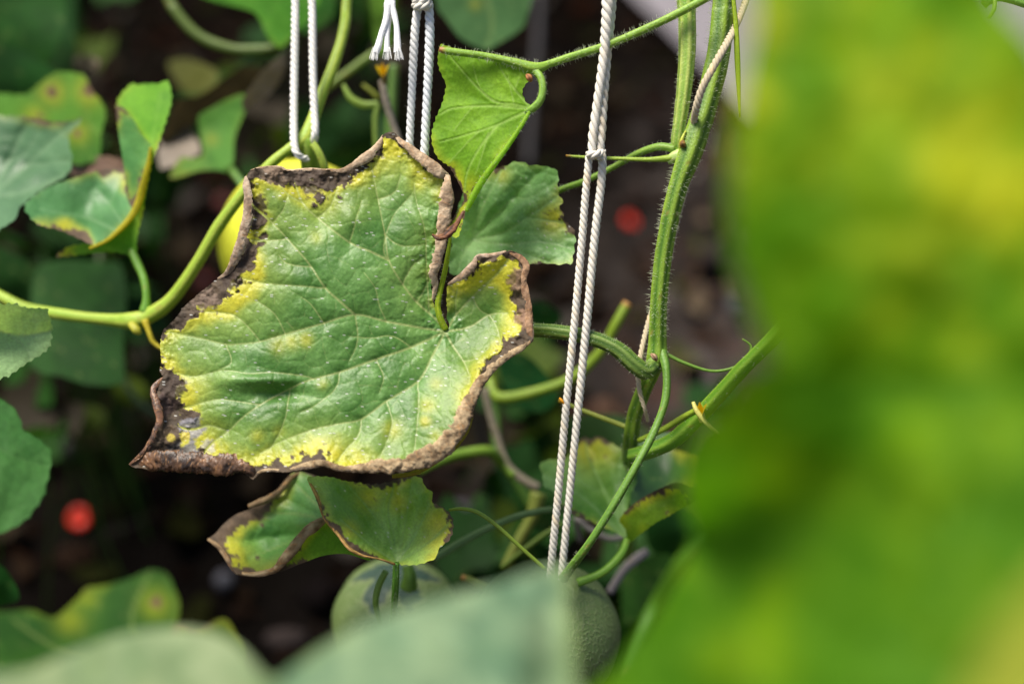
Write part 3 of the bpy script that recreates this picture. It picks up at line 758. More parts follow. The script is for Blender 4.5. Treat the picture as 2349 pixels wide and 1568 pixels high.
TAN1 = S(192, 170, 142); TAN2 = S(138, 116, 92); RB1 = S(150, 122, 96); RB2 = S(92, 72, 54); DK1 = S(112, 80, 54); DK2 = S(46, 34, 26)
def scroll(pts, c1, c2, seed, centre=(850, 750), rag=.5, name='rolled_edge', parent=None, n=12, sides=30, flat=.55, depth=.24, mat=None):
    """a strip of dried leaf margin rolled over on itself, with a ragged lip"""
    c = catmull(np.asarray(pts, float), n)
    p = P(c[:, 0], c[:, 1], c[:, 2]); m0 = len(p)
    L = np.r_[0, np.cumsum(np.linalg.norm(np.diff(p, axis=0), axis=1))]; m = max(int(L[-1] / .00035), 20); s = np.linspace(0, L[-1], m)
    I = lambda A: np.interp(s, L, A)
    px, py, pd, pr = (I(c[:, k]) for k in range(4)); p = P(px, py, pd); R = pr * KPX * pd * (.96 if seed in (27, 28, 29) else 1.14)
    T = np.gradient(p, axis=0); T /= np.linalg.norm(T, axis=1)[:, None]
    Cm = ORG - p; Cm -= T * (Cm * T).sum(1)[:, None]; Cm /= np.linalg.norm(Cm, axis=1)[:, None]
    out = np.cross(T, Cm); cen = P(centre[0], centre[1], .6)
    out *= np.sign(((p - cen) * out).sum(1))[:, None]
    u = np.linspace(0, 1, sides); mm_ = s * 1000
    end = 2.75 + rag * 4 * (fbm(mm_ / 3.5, mm_ * 0 + seed, seed) - .5) + rag * 1.6 * (vnoise(mm_ / .8, mm_ * 0, seed + 3) - .5)
    Wc = 1
    phi = -1.9 + (end + 1.9)[:, None] * u[None]
    U = np.broadcast_to(mm_[:, None], phi.shape)
    f = 1 - .22 * u[None] ** 2; Wc = phi * (R * 1000)[:, None] * .9 + 40
    big_ = fbm(U / 5 + 3, Wc / 5, seed + 11) - .5; cr = np.abs(fbm(U / 2.0 + Wc / 3, Wc / 3.0, seed + 12, 3) - .5)
    f = f * (1 + depth * 1.9 * big_ - depth * 1.5 * np.exp(-cr / .045) * .35 + depth * .22 * (fbm(U / 1.1, Wc / 1.3, seed + 14) - .5))
    rr = R[:, None] * f
    v = p[:, None] + rr[..., None] * (np.cos(phi)[..., None] * out[:, None] + flat * np.sin(phi)[..., None] * Cm[:, None])
    i = np.arange(m - 1)[:, None] * sides + np.arange(sides - 1)[None]
    F = np.stack([i, i + 1, i + sides + 1, i + sides], -1).reshape(-1, 4)
    tcol = np.clip(.5 + 2.6 * (fbm(U / 4, Wc / 4, seed + 20) - .5) + 1.2 * (fbm(U / .9, Wc / .9, seed + 21) - .5), 0, 1)
    C = mixc(np.broadcast_to(c2, phi.shape + (3,)), np.broadcast_to(c1, phi.shape + (3,)), tcol)
    vv, _ = voronoi(U + 3 * big_, Wc + 3 * big_, 4.6, seed)
    C = mixc(C, np.broadcast_to(S(176, 128, 76), C.shape), .55 * sstep(.30, .0, vv))
    C = mixc(C, np.broadcast_to(c2 * .5, C.shape), .35 * sstep(.60, .74, fbm(U / 1.8, Wc / 1.5 + 4, seed + 22)))
    C = mixc(C, np.broadcast_to(np.minimum(c1 * 1.25, 1), C.shape), .5 * sstep(.93, 1, np.broadcast_to(u[None], phi.shape)))
    a = np.full(C.shape[:2] + (1,), .9)
    return mesh_obj(name, v.reshape(-1, 3), F, mat or M_dry, big if parent is None else parent, np.concatenate([C, a], -1).reshape(-1, 4))
def roll(pts, c1, c2, seed, *a, **k):
    cen = (1120, 700) if seed in (29, 30) else (850, 750)
    return scroll(pts, c1, c2, seed, cen, depth=.46 if seed in (25, 27, 28) else .26, mat=M_scorch if seed in (25, 26) else M_dry)
def old_roll(pts, c1, c2, seed, crumple=.22, sides=22, n=10, mat=M_dry):
    return tube('rolled_edge', pts, mat, big, c1, c2, sides, n, 0, 3, crumple=crumple, seed=seed, dry=.9)
roll([(566, 405, .600, 4), (567, 425, .598, 9), (571, 460, .597, 11), (569, 500, .596, 12), (560, 540, .595, 12), (549, 575, .595, 13), (537, 603, .596, 10), (520, 628, .598, 6), (500, 640, .599, 3)], S(178, 160, 138), S(128, 108, 90), 21, .12)
roll([(575, 393, .602, 3), (600, 386, .602, 4), (640, 386, .603, 5), (661, 393, .603, 4), (708, 390, .603, 5), (750, 391, .603, 4), (787, 392, .603, 6), (820, 376, .603, 11), (850, 356, .603, 12), (868, 334, .604, 8), (880, 311, .606, 3)], TAN1, TAN2, 22, .16)
roll([(903, 307, .605, 3), (925, 330, .602, 8), (955, 354, .600, 12), (985, 380, .598, 14), (1008, 398, .598, 13), (1028, 404, .600, 5)], TAN1, TAN2, 23, .12)
roll([(1026, 402, .598, 6), (1023, 425, .596, 13), (1021, 455, .596, 17), (1018, 490, .596, 16), (1012, 530, .596, 14), (1005, 570, .596, 14), (998, 605, .597, 14), (991, 628, .598, 13), (997, 655, .600, 8), (992, 690, .602, 3)], TAN1, S(130, 108, 86), 24, .13)
roll([(300, 1066, .590, 3), (325, 1060, .588, 14), (360, 1054, .586, 24), (410, 1054, .584, 25), (460, 1058, .583, 24), (510, 1060, .582, 25), (550, 1064, .581, 20), (575, 1078, .581, 11), (583, 1098, .582, 3)], DK1, DK2, 25, .30, 30, 12, M_leaf)
roll([(380, 864, .596, 2), (362, 880, .594, 7), (352, 900, .592, 8), (362, 930, .590, 10), (368, 962, .589, 9), (356, 1000, .588, 9), (332, 1036, .588, 7), (298, 1066, .590, 3)], S(120, 84, 60), S(56, 42, 34), 26, .25, 18, 10, M_leaf)
roll([(582, 1096, .582, 3), (605, 1078, .581, 5), (655, 1078, .580, 6), (700, 1068, .578, 10), (742, 1060, .577, 11), (780, 1073, .577, 9), (825, 1073, .576, 13), (868, 1068, .574, 20), (905, 1064, .573, 23), (922, 1072, .574, 16)], S(180, 158, 124), S(116, 96, 70), 27, .26, 26, 12)
roll([(912, 1074, .574, 14), (945, 1060, .574, 24), (990, 1040, .574, 26), (1030, 1008, .575, 26), (1054, 970, .576, 24), (1072, 930, .579, 19), (1090, 892, .582, 16), (1112, 860, .585, 13), (1150, 825, .587, 11), (1190, 799, .589, 10), (1222, 780, .591, 4)], S(178, 156, 122), S(112, 92, 68), 28, .24, 26, 12)
roll([(1221, 782, .591, 4), (1212, 750, .592, 11), (1213, 715, .593, 10), (1205, 670, .594, 11), (1200, 640, .594, 9), (1206, 610, .594, 10), (1190, 590, .595, 8), (1166, 577, .597, 4)], S(172, 138, 108), S(116, 88, 66), 29, .20)
roll([(1162, 577, .597, 3), (1130, 587, .597, 6), (1096, 588, .597, 4), (1088, 606, .596, 9), (1064, 632, .597, 9), (1044, 644, .599, 6), (1028, 652, .602, 3)], S(190, 168, 146), TAN2, 30, .14)
o, p, r = tube('folded_edge', [(1034, 540, .603, 3), (1028, 580, .602, 5), (1020, 625, .602, 6), (1010, 668, .602, 6), (1004, 700, .602, 7), (1010, 730, .602, 8), (1022, 756, .603, 8)], M_under, big, S(176, 190, 50), S(140, 168, 44), 10, 6, 0, seed=31)
hairs(p, r, big, 7, .0011, .00004, 31, name='margin_hairs')
# bits of yellow-green rim peeping from under the lower roll
tube('folded_edge', [(900, 1092, .580, 4), (960, 1080, .582, 6), (1030, 1036, .583, 6), (1066, 995, .584, 6), (1082, 955, .585, 4)], M_under, big, S(176, 168, 60), S(140, 130, 40), 10, 6, .1, seed=32)

# ---- leaf behind, right of the big one
LB = [(1030, 545), (1045, 500), (1060, 450), (1090, 410), (1130, 388), (1152, 383), (1170, 376), (1188, 370), (1214, 378), (1249, 381), (1278, 392), (1280, 420), (1281, 444), (1290, 458), (1284, 476), (1292, 490), (1296, 508),
      (1312, 520), (1320, 545), (1316, 575), (1311, 602), (1280, 606), (1246, 604), (1215, 606), (1180, 600), (1140, 600), (1090, 612), (1058, 625), (1045, 633), (1030, 618), (1028, 590), (1038, 565)]
CB = (1082, 550)
make_leaf('leaf', LB, [(1030, 550, .632), (1082, 550, .640), (1188, 372, .634), (1280, 395, .625), (1320, 545, .622), (1310, 602, .618), (1180, 600, .626), (1045, 630, .628), (1180, 480, .630)], vine,
    veins=[(0, [CB, (1100, 490), (1130, 430), (1150, 390)]), (0, [CB, (1130, 500), (1180, 450), (1230, 400)]), (0, [CB, (1150, 535), (1210, 500), (1280, 450)]), (0, [CB, (1160, 560), (1240, 555), (1310, 570)]), (0, [CB, (1060, 590), (1050, 620)]),
           (1, [(1210, 500), (1250, 505), (1290, 510)]), (1, [(1180, 450), (1215, 455), (1270, 420)]), (1, [(1160, 560), (1210, 585), (1260, 600)])],
    step=3, seed=41, serr=(5, 26), green=S(116, 164, 92), green2=S(156, 198, 130), cell=34, vein_w=3.0, tline=.3, vein_col=S(160, 190, 130), pucker=2.3,
    edge=[(1290, 490, 12, 45), (1296, 508, 18, 45), (1284, 470, 2, 30), (1280, 400, 0, 4), (1180, 372, 2, 8), (1130, 388, 8, 30), (1320, 560, 0, 5), (1290, 606, 3, 14), (1240, 605, 5, 16), (1180, 600, 0, 4), (1045, 630, 0, 0), (1040, 500, 0, 0)],
    blobs=[(1270, 500, 36, 1.1), (1150, 400, 22, .7)], dust=25, extra=pleat(1082, 550, 2.6, 5), label='smaller blue-green leaf with toothed rim and one yellow corner, behind the big leaf')

# =================================================================== CUT SHOOT WITH FOLDED LEAF (top)
shoot = thing('melon_shoot', 'cut side shoot reaching in from the top right, bearing a folded bright green leaf', 'vine shoot', P(1225, 160, .60))
o, p, r = tube('stem', [(1008, 112, .598, 5), (1025, 117, .598, 8), (1110, 128, .598, 8), (1180, 143, .597, 10), (1228, 156, .597, 13), (1262, 146, .598, 9), (1310, 130, .598, 9), (1380, 108, .598, 9), (1450, 80, .597, 9), (1540, 38, .595, 9), (1650, -20, .592, 9)],
     M_stem, shoot, S(158, 190, 66), S(112, 156, 42), 14, 8, .06, 5, seed=33, tip=(S(168, 110, 60), False))
hairs(p, r, o, 13, .0019, .00006, 34)
o, p, r = tube('petiole', [(1224, 160, .597, 9), (1240, 178, .595, 9), (1245, 205, .594, 9), (1238, 232, .594, 9), (1220, 250, .595, 9), (1205, 256, .597, 5)], M_stem, shoot, S(150, 186, 72), S(104, 150, 46), 14, 8, .07, 5, seed=35)
hairs(p, r, o, 14, .0013, .00006, 36)
tube('leaf_scar', [(1208, 172, .594, 3), (1214, 178, .593, 8), (1218, 186, .594, 4)], M_dry, shoot, S(190, 130, 80), S(120, 70, 40), 10, 4, 0)
LC = [(1009, 105), (1020, 104), (1060, 116), (1100, 124), (1150, 138), (1208, 156), (1219, 176), (1203, 197), (1198, 214), (1208, 236), (1220, 250), (1194, 291), (1165, 334), (1140, 368), (1114, 399), (1090, 445), (1070, 480), (1062, 508),
      (1050, 545), (1036, 540), (1020, 545), (1026, 520), (1046, 490), (1062, 466), (1064, 450), (1058, 432), (1044, 405), (1030, 382), (1005, 363), (994, 340), (990, 318), (992, 296), (1001, 268), (1014, 238), (1022, 205), (1022, 190), (1010, 165), (1004, 140)]
CC = (1220, 250)
make_leaf('leaf', LC, [(1010, 105, .605), (1219, 178, .597), (1220, 250, .597), (990, 310, .604), (1100, 240, .601), (1114, 399, .594), (1060, 435, .600), (1025, 540, .595), (1040, 200, .606), (1165, 334, .593)], shoot, under=True,
    veins=[(0, [CC, (1180, 240), (1132, 232), (1085, 190), (1050, 150), (1025, 120)]), (0, [CC, (1130, 243), (1041, 248), (1010, 262)]), (0, [CC, (1180, 268), (1132, 290), (1060, 312), (1010, 325)]), (0, [(1140, 288), (1100, 340), (1072, 395), (1066, 440)]),
           (0, [CC, (1180, 205), (1150, 160), (1145, 142)]), (1, [(1132, 232), (1100, 200), (1085, 150)]), (1, [(1085, 245), (1060, 275), (1040, 300)]), (1, [(1100, 300), (1050, 350), (1030, 375)]), (1, [(1180, 205), (1195, 170)]),
           (1, [(1180, 240), (1170, 200), (1165, 170)]), (1, [(1120, 305), (1105, 360), (1090, 400)])],
    step=2.4, seed=43, serr=(3, 16), green=S(108, 156, 34), green2=S(138, 184, 52), cell=36, vein_w=3.0, vein_col=S(162, 196, 100), pucker=1.0, wave=1.5,
    edge=[(1060, 440, 12, 40), (1040, 400, 6, 36), (1064, 460, 14, 40), (1030, 520, 8, 26), (1045, 545, 0, 18), (1005, 363, 0, 14), (1114, 399, 0, 8), (1009, 120, 3, 10), (1220, 250, 0, 0), (1150, 140, 0, 0), (1000, 270, 0, 4), (1022, 195, 0, 8)],
    brown_blobs=[(1044, 425, 9, .9), (1052, 445, 8, .8), (1038, 408, 7, .8)],
    blobs=[(1080, 430, 30, .5)], label='bright green leaf folded to show its veined underside')
o, p, r = tube('folded_edge', [(1216, 254, .595, 4), (1194, 291, .593, 5), (1165, 334, .592, 6), (1135, 375, .591, 7), (1108, 412, .592, 8), (1086, 450, .593, 8), (1070, 485, .594, 5)], M_under, shoot, S(160, 196, 56), S(130, 176, 44), 12, 6, 0, seed=44)
hairs(p, r, o, 8, .0010, .00005, 44)
tube('dry_tip', [(1064, 484, .591, 2), (1052, 505, .590, 4), (1036, 528, .590, 6), (1022, 540, .590, 6), (1004, 545, .590, 4), (991, 538, .590, 1.5)], M_dry, shoot, S(120, 76, 52), S(48, 32, 26), 14, 10, .35, 2, crumple=.5, seed=45)

# =================================================================== LEFT VINE
lv = thing('melon_vine', 'pale green vine curving from the left edge up to the yellow melon', 'vine', P(320, 735, .68) * [1, 1, 0])
YG1 = S(190, 204, 84); YG2 = S(136, 172, 44)
o, p, r = tube('stem', [(-60, 640, .70, 11), (0, 678, .695, 12), (60, 706, .690, 13), (150, 722, .682, 13), (240, 732, .675, 13), (305, 735, .670, 20), (345, 722, .668, 18), (395, 685, .664, 15), (450, 608, .658, 14), (505, 515, .652, 14), (560, 442, .648, 13),
    (615, 382, .646, 12), (660, 345, .646, 12), (695, 322, .648, 18), (712, 290, .650, 15), (735, 225, .655, 13), (768, 140, .662, 13), (790, 60, .670, 12), (799, -40, .68, 12)], M_stem, lv, YG1, YG2, 14, 8, .04, 5, seed=51)
hairs(p, r, o, 3, .0007, .00004, 51)
tube('fruit_stalk', [(700, 318, .648, 16), (708, 345, .650, 19), (714, 385, .656, 22), (716, 420, .665, 24)], M_stem, lv, S(176, 196, 90), S(130, 166, 56), 14, 6, .05, seed=52)
tube('tendril', [(718, 330, .644, 9), (732, 352, .644, 9), (745, 385, .646, 9), (750, 410, .65, 8)], M_stem, lv, S(176, 200, 80), None, 10, 6, .05)
tube('petiole', [(333, 715, .668, 13), (336, 680, .668, 9), (330, 640, .670, 9), (314, 602, .673, 10), (300, 572, .676, 9)], M_stem, lv, S(120, 168, 54), S(84, 134, 36), 12, 6, .06)
tube('tendril', [(333, 735, .665, 8), (342, 762, .664, 6), (352, 785, .664, 5), (372, 800, .664, 4)], M_stem, lv, S(206, 190, 50), None, 8, 6, 0)
tube('bud', [(300, 742, .664, 8), (312, 756, .662, 10), (322, 766, .662, 4)], M_stem, lv, S(190, 190, 60), None, 8, 4, 0)
k = 0.3862
z = lambda L: [(a * k, b * k) for a, b in L]
lvleaf = make_leaf('leaf', z([(780, 500), (820, 503), (880, 497), (940, 500), (1000, 482), (1018, 600), (985, 720), (935, 880), (905, 960), (870, 1130), (845, 1280), (815, 1400), (805, 1540), (750, 1510), (640, 1498), (480, 1512), (330, 1525),
    (420, 1460), (560, 1440), (700, 1360), (790, 1230), (850, 1040), (880, 900), (830, 780), (760, 680), (690, 640), (720, 560)]),
    [(301, 193, .705), (386, 186, .695), (393, 232, .690), (340, 340, .672), (335, 430, .668), (310, 590, .674), (270, 525, .672), (130, 588, .676), (300, 480, .674)], lv, under=True, step=5, seed=52, serr=(4, 20),
    veins=[(0, [(305, 590), (318, 480), (345, 340), (370, 210)]), (0, [(305, 590), (250, 570), (180, 578)])], green=S(78, 138, 34), green2=S(110, 166, 48), vein_col=S(140, 186, 80), pucker=.8, vein_w=2.5,
    edge=[(270, 245, 4, 10), (330, 350, 2, 12), (320, 420, 4, 24), (300, 475, 6, 24), (260, 530, 0, 10), (130, 588, 5, 40), (385, 190, 0, 0), (380, 250, 0, 0), (330, 450, 0, 0), (310, 590, 0, 0), (200, 575, 0, 4)], label='bright green folded leaf on the pale curving vine')
make_leaf('leaf_fold', z([(690, 650), (710, 630), (760, 668), (800, 720), (835, 790), (900, 872), (880, 960), (855, 1040), (810, 1180), (785, 1235), (750, 1150), (740, 1020), (715, 860), (700, 760)]),
    [(266, 250, .690), (345, 337, .668), (300, 475, .672), (275, 330, .686), (320, 380, .672)], lvleaf, step=5, seed=53, serr=(2, 16), green=S(66, 118, 56), green2=S(92, 144, 74), pucker=1.2,
    edge=[(268, 255, 6, 30), (345, 340, 2, 8), (322, 430, 6, 16), (305, 475, 8, 24), (275, 340, 0, 0), (300, 290, 0, 6)])
make_leaf('leaf_fold', z([(150, 1215), (280, 1120), (400, 1072), (530, 1030), (600, 1010), (680, 1000), (745, 1015), (770, 1100), (795, 1190), (785, 1260), (700, 1365), (560, 1450), (500, 1430), (400, 1385), (330, 1360), (240, 1340), (180, 1290)]),
    [(60, 480, .668), (200, 400, .690), (290, 395, .692), (305, 470, .676), (215, 560, .662), (95, 517, .660), (200, 480, .688), (270, 525, .666)], lvleaf, step=5, seed=54, serr=(4, 22), green=S(62, 112, 58), green2=S(88, 140, 84), pucker=1.6,
    veins=[(0, [(300, 545), (260, 480), (220, 430)]), (0, [(300, 545), (200, 500), (90, 480)]), (1, [(250, 470), (275, 420)])], vein_col=S(130, 166, 120),
    edge=[(150, 525, 14, 52), (190, 550, 12, 48), (110, 515, 4, 26), (250, 400, 16, 34), (285, 395, 12, 36), (210, 405, 2, 12), (60, 480, 0, 0), (305, 480, 3, 8), (230, 550, 0, 4), (130, 450, 0, 0)])

tube('folded_edge', [(346, 338, .666, 3), (340, 380, .666, 5), (330, 420, .667, 7), (322, 455, .668, 8), (306, 490, .667, 7), (280, 522, .664, 6), (245, 552, .660, 4), (205, 570, .659, 3)], M_under, lvleaf, S(206, 190, 36), S(150, 150, 34), 10, 8, .15, 3, seed=55)

# =================================================================== MELONS
def net_material():
    m, nt, b = new_mat('netted_rind'); N = nt.nodes; L = nt.links
    tc = N.new('ShaderNodeTexCoord'); mp = N.new('ShaderNodeMapping'); mp.inputs['Scale'].default_value = (1, 1, .45)
    L.new(tc.outputs['Object'], mp.inputs[0])
    wn_ = N.new('ShaderNodeTexNoise'); wn_.inputs['Scale'].default_value = 90
    L.new(mp.outputs[0], wn_.inputs['Vector'])
    ad = N.new('ShaderNodeVectorMath'); ad.operation = 'MULTIPLY_ADD'; ad.inputs[1].default_value = (.008, .008, .008)
    L.new(wn_.outputs['Color'], ad.inputs[0]); L.new(mp.outputs[0], ad.inputs[2])
    v = N.new('ShaderNodeTexVoronoi'); v.feature = 'DISTANCE_TO_EDGE'; v.inputs['Scale'].default_value = 520
    L.new(ad.outputs[0], v.inputs['Vector'])
    cr = N.new('ShaderNodeMapRange'); cr.inputs[1].default_value = .02; cr.inputs[2].default_value = .14; cr.inputs[3].default_value = 1; cr.inputs[4].default_value = 0
    L.new(v.outputs['Distance'], cr.inputs[0])
    n3 = N.new('ShaderNodeTexNoise'); n3.inputs['Scale'].default_value = 28; L.new(tc.outputs['Object'], n3.inputs['Vector'])
    g = N.new('ShaderNodeMix'); g.data_type = 'RGBA'; g.inputs[6].default_value = (*S(66, 92, 54), 1); g.inputs[7].default_value = (*S(112, 134, 66), 1); L.new(n3.outputs['Fac'], g.inputs[0])
    mx = N.new('ShaderNodeMix'); mx.data_type = 'RGBA'; mx.inputs[7].default_value = (*S(134, 144, 98), 1)
    fac = N.new('ShaderNodeMath'); fac.operation = 'MULTIPLY'; fac.inputs[1].default_value = .4; L.new(cr.outputs[0], fac.inputs[0])
    L.new(fac.outputs[0], mx.inputs[0]); L.new(g.outputs[2], mx.inputs[6])
    at = N.new('ShaderNodeAttribute'); at.attribute_name = 'col'
    m2 = N.new('ShaderNodeMix'); m2.data_type = 'RGBA'; L.new(at.outputs['Alpha'], m2.inputs[0]); L.new(mx.outputs[2], m2.inputs[6]); L.new(at.outputs['Color'], m2.inputs[7])
    L.new(m2.outputs[2], b.inputs['Base Color'])
    bp = N.new('ShaderNodeBump'); bp.inputs['Strength'].default_value = .6; bp.inputs['Distance'].default_value = .0006
    L.new(cr.outputs[0], bp.inputs['Height']); L.new(bp.outputs[0], b.inputs['Normal'])
    b.inputs['Roughness'].default_value = .5
    return m
M_net = net_material()
M_yellow = leaf_material('smooth_yellow_rind', .35, .0, fine=400, bump=.05)

def melon(name_label, cx, cy, d, rx, ry, mat, color=None, neck=None, group=None):
    c = P(cx, cy, d); R = rx * KPX * d; Rz = ry * KPX * d
    t = thing('melon', name_label, 'melon', c - np.array([0, 0, Rz]), group)
    V = []; F = []; C = []; nu, nv = 48, 32
    for j in range(nv + 1):
        ph = math.pi * j / nv
        for i in range(nu):
            a = 2 * math.pi * i / nu
            r_ = 1 + .012 * math.cos(10 * a) * math.sin(ph) + .01 * math.sin(3 * a + 2 * ph)
            rr = math.sin(ph) * r_; zz = math.cos(ph)
            if ph < .35: zz -= .06 * (1 - ph / .35) ** 2          # dimple at the stalk
            V.append(c + np.array([R * rr * math.cos(a), R * rr * math.sin(a), Rz * zz]))
            cc = S(176, 182, 128) if color is None else color * (0.92 + .12 * random.random())
            al = 0.0
            if color is None and neck and ph < .55 + .18 * math.sin(5 * a) + .1 * math.sin(9 * a):
                cc = S(34, 62, 58); al = .85
            C.append(np.r_[cc, al])
    for j in range(nv):
        for i in range(nu):
            i2 = (i + 1) % nu; F.append([j * nu + i, (j + 1) * nu + i, (j + 1) * nu + i2, j * nu + i2])
    mesh_obj('rind', V, F, mat, t, C)
    return t, c, R, Rz
melon('smooth lemon-yellow melon half hidden behind the big scorched leaf', 690, 560, .735, 188, 196, M_yellow, S(206, 210, 58))
tm, c1, R1, Z1 = melon('dull green netted melon with a dark ring round its stalk, below the small scorched leaf', 910, 1420, .715, 147, 140, M_net, None, True)
tube('stalk', [(938, 1345, .675, 20), (940, 1320, .672, 15), (935, 1296, .672, 12)], M_stem, tm, S(110, 150, 50), None, 12, 6, .06)
melon('larger netted melon hanging at the end of the doubled white cord, lower right', 1250, 1455, .660, 172, 172, M_net)

# =================================================================== ROPES
def knot(cx, cy, d, w, h, parent, seed, rr=9, dirt=.3, turns=2):
    """cord wound round itself"""
    pts = []
    for i in range(10 * turns + 1):
        a = 2 * math.pi * i / 10
        pts.append((cx + w * math.cos(a), cy + h * (i / (10 * turns) - .5) * 2 + 3 * math.sin(a), d - .0016 * math.sin(a) * w / 10, rr))
    rope(pts, parent, seed, dirt, 4, fuzz=2.5)

r1 = thing('support_rope', 'pair of clean white cords left of centre, looped round the yellow melon\'s stalk', 'rope', P(695, 345, .648))
rope([(678, -60, .652, 10), (677, 60, .650, 10), (675, 180, .648, 10), (674, 270, .645, 10), (675, 330, .641, 10), (684, 356, .640, 9), (705, 366, .644, 9)], r1, 1, .05, tint=S(238, 236, 230, .9))
rope([(715, -60, .652, 10), (717, 60, .650, 10), (718, 160, .648, 10), (721, 250, .646, 10), (723, 310, .644, 10), (716, 330, .652, 9)], r1, 2, .05, tint=S(238, 236, 230, .9))
r2 = thing('support_rope', 'white cord pair with a knot at the top edge and a frayed loose end', 'rope', P(960, 360, .62))
rope([(958, 20, .612, 11), (952, 70, .613, 11), (948, 140, .614, 11), (945, 210, .615, 10), (941, 290, .616, 10), (939, 360, .617, 10), (938, 420, .618, 10)], r2, 3, .03, tint=S(234, 234, 232, .85))
rope([(984, 10, .610, 11), (986, 70, .611, 12), (984, 140, .612, 12), (980, 220, .613, 11), (976, 300, .614, 11), (973, 380, .615, 11), (972, 430, .616, 11)], r2, 4, .03, tint=S(232, 235, 238, .85))
knot(968, 8, .608, 15, 12, r2, 5, 11, .03, 2)
rope([(955, -60, .610, 11), (957, -20, .610, 11), (965, 10, .609, 11)], r2, 6, .03)
rope([(985, -60, .610, 11), (982, -20, .610, 11), (972, 10, .609, 11)], r2, 7, .03)
for kx, pts in enumerate([[(890, -40, .607, 8), (890, 10, .606, 8), (886, 45, .606, 7), (875, 78, .605, 6), (868, 105, .604, 7), (862, 122, .604, 8)],
            [(893, -40, .608, 8), (893, 20, .608, 7), (890, 60, .607, 6), (887, 90, .606, 6), (888, 122, .605, 7)],
            [(895, -40, .607, 8), (899, 10, .606, 7), (909, 55, .605, 6), (912, 95, .604, 7), (912, 122, .603, 8)]]):
    p, r, c = path3(pts, 8)
    V_, F, U, V = tube_geo(p, r, 10, .12, 5, crumple=.08, seed=kx)
    mesh_obj('frayed_strand', V_, F, M_rope, r2, rope_cols(U, V, kx, .02, S(244, 244, 244, .95)).reshape(-1, 3))
    hairs(p, r, r2, 4, .0013, .00003, 60 + kx, 'fuzz', M_fuzz, 1, .8)
    # brush of loose fibres at the cut end
    g = np.random.default_rng(kx); e = pts[-1]; V = []; F = []
    for i in range(80):
        ox = np.clip(g.normal(0, 3.4), -7, 7); dz = g.normal(0, .0009)
        q0 = P(e[0] + ox * .9, e[1] - 14, e[2] + dz); q1 = P(e[0] + ox * 1.5 + (e[0] - 888) * .16, e[1] + 13 + g.normal(0, 2.5), e[2] + dz * 1.5)
        w = np.array([.00008, 0, 0]); h = np.array([0, .0001, .00005]); n0 = len(V); V += [q0 - w, q0 + w, q0 + h, q1 - w * .6, q1 + w * .6, q1 + h * .6]
        F += [[n0, n0 + 1, n0 + 4, n0 + 3], [n0 + 1, n0 + 2, n0 + 5, n0 + 4], [n0 + 2, n0, n0 + 3, n0 + 5]]
    mesh_obj('loose_fibres', V, F, M_rope, r2, np.tile(np.r_[S(236, 236, 234, .9), 0], (len(V), 1)), smooth=False, kind='stuff')
r3 = thing('support_rope', 'doubled off-white cord slanting down the middle to the netted melon, knotted halfway', 'rope', P(1280, 1290, .62))
rope([(1397, -60, .596, 16), (1393, 30, .596, 15), (1387, 110, .597, 13), (1377, 190, .597, 12), (1367, 260, .598, 12), (1360, 310, .598, 12), (1358, 345, .598, 11), (1355, 365, .598, 11)], r3, 8, .22)
rope([(1404, -60, .600, 16), (1399, 30, .600, 15), (1393, 110, .600, 13), (1387, 190, .600, 12), (1382, 260, .600, 12), (1379, 310, .600, 12), (1376, 345, .600, 11), (1372, 365, .600, 11)], r3, 9, .45, pitch=2.4)
knot(1365, 355, .596, 13, 7, r3, 10, 10, .2, 1)
rope([(1352, 350, .599, 10), (1349, 385, .599, 10), (1343, 450, .600, 10), (1336, 540, .601, 10), (1327, 640, .602, 10), (1318, 740, .603, 10), (1308, 840, .605, 10), (1298, 940, .607, 10), (1289, 1040, .610, 10), (1279, 1150, .613, 10), (1268, 1260, .617, 10), (1262, 1330, .622, 10)], r3, 11, .55)
rope([(1380, 345, .600, 11), (1382, 375, .600, 11), (1378, 430, .601, 11), (1367, 520, .602, 11), (1357, 620, .603, 11), (1348, 720, .604, 11), (1338, 820, .606, 11), (1328, 920, .608, 11), (1318, 1020, .610, 10), (1308, 1120, .613, 10), (1298, 1220, .616, 10), (1287, 1330, .621, 10)], r3, 12, .35)
r4 = thing('support_rope', 'cream cord twisted round the upright hairy stem at the right', 'rope', P(1480, 945, .60))
rope([(1730, -50, .618, 9), (1708, 10, .612, 9), (1690, 55, .602, 9), (1664, 105, .592, 10), (1634, 158, .589, 10), (1610, 205, .590, 10), (1597, 250, .594, 10), (1592, 290, .604, 9), (1597, 340, .616, 8), (1582, 400, .620, 8), (1562, 470, .620, 8), (1545, 540, .620, 8),
      (1530, 620, .620, 8), (1510, 680, .620, 8), (1490, 730, .620, 7), (1477, 780, .616, 7), (1468, 825, .614, 7), (1464, 865, .614, 7), (1469, 905, .616, 6), (1480, 940, .616, 5), (1486, 965, .626, 5)], r4, 13, .9, tint=S(206, 192, 164, .8))  # tint darkened along the whole cord for its shade beside the stem

# =================================================================== LEAVES AROUND
def solo(label, outline, ctrl, **kw):
    x, y, d = ctrl[0]
    t = thing('melon_leaf', label, 'leaf', P(x, y, d), kw.pop('group', None))
    kw.setdefault('mat', M_back)
    make_leaf('blade', outline, ctrl, t, **kw)
    return t
BG1 = S(62, 104, 44); BG2 = S(86, 132, 54)
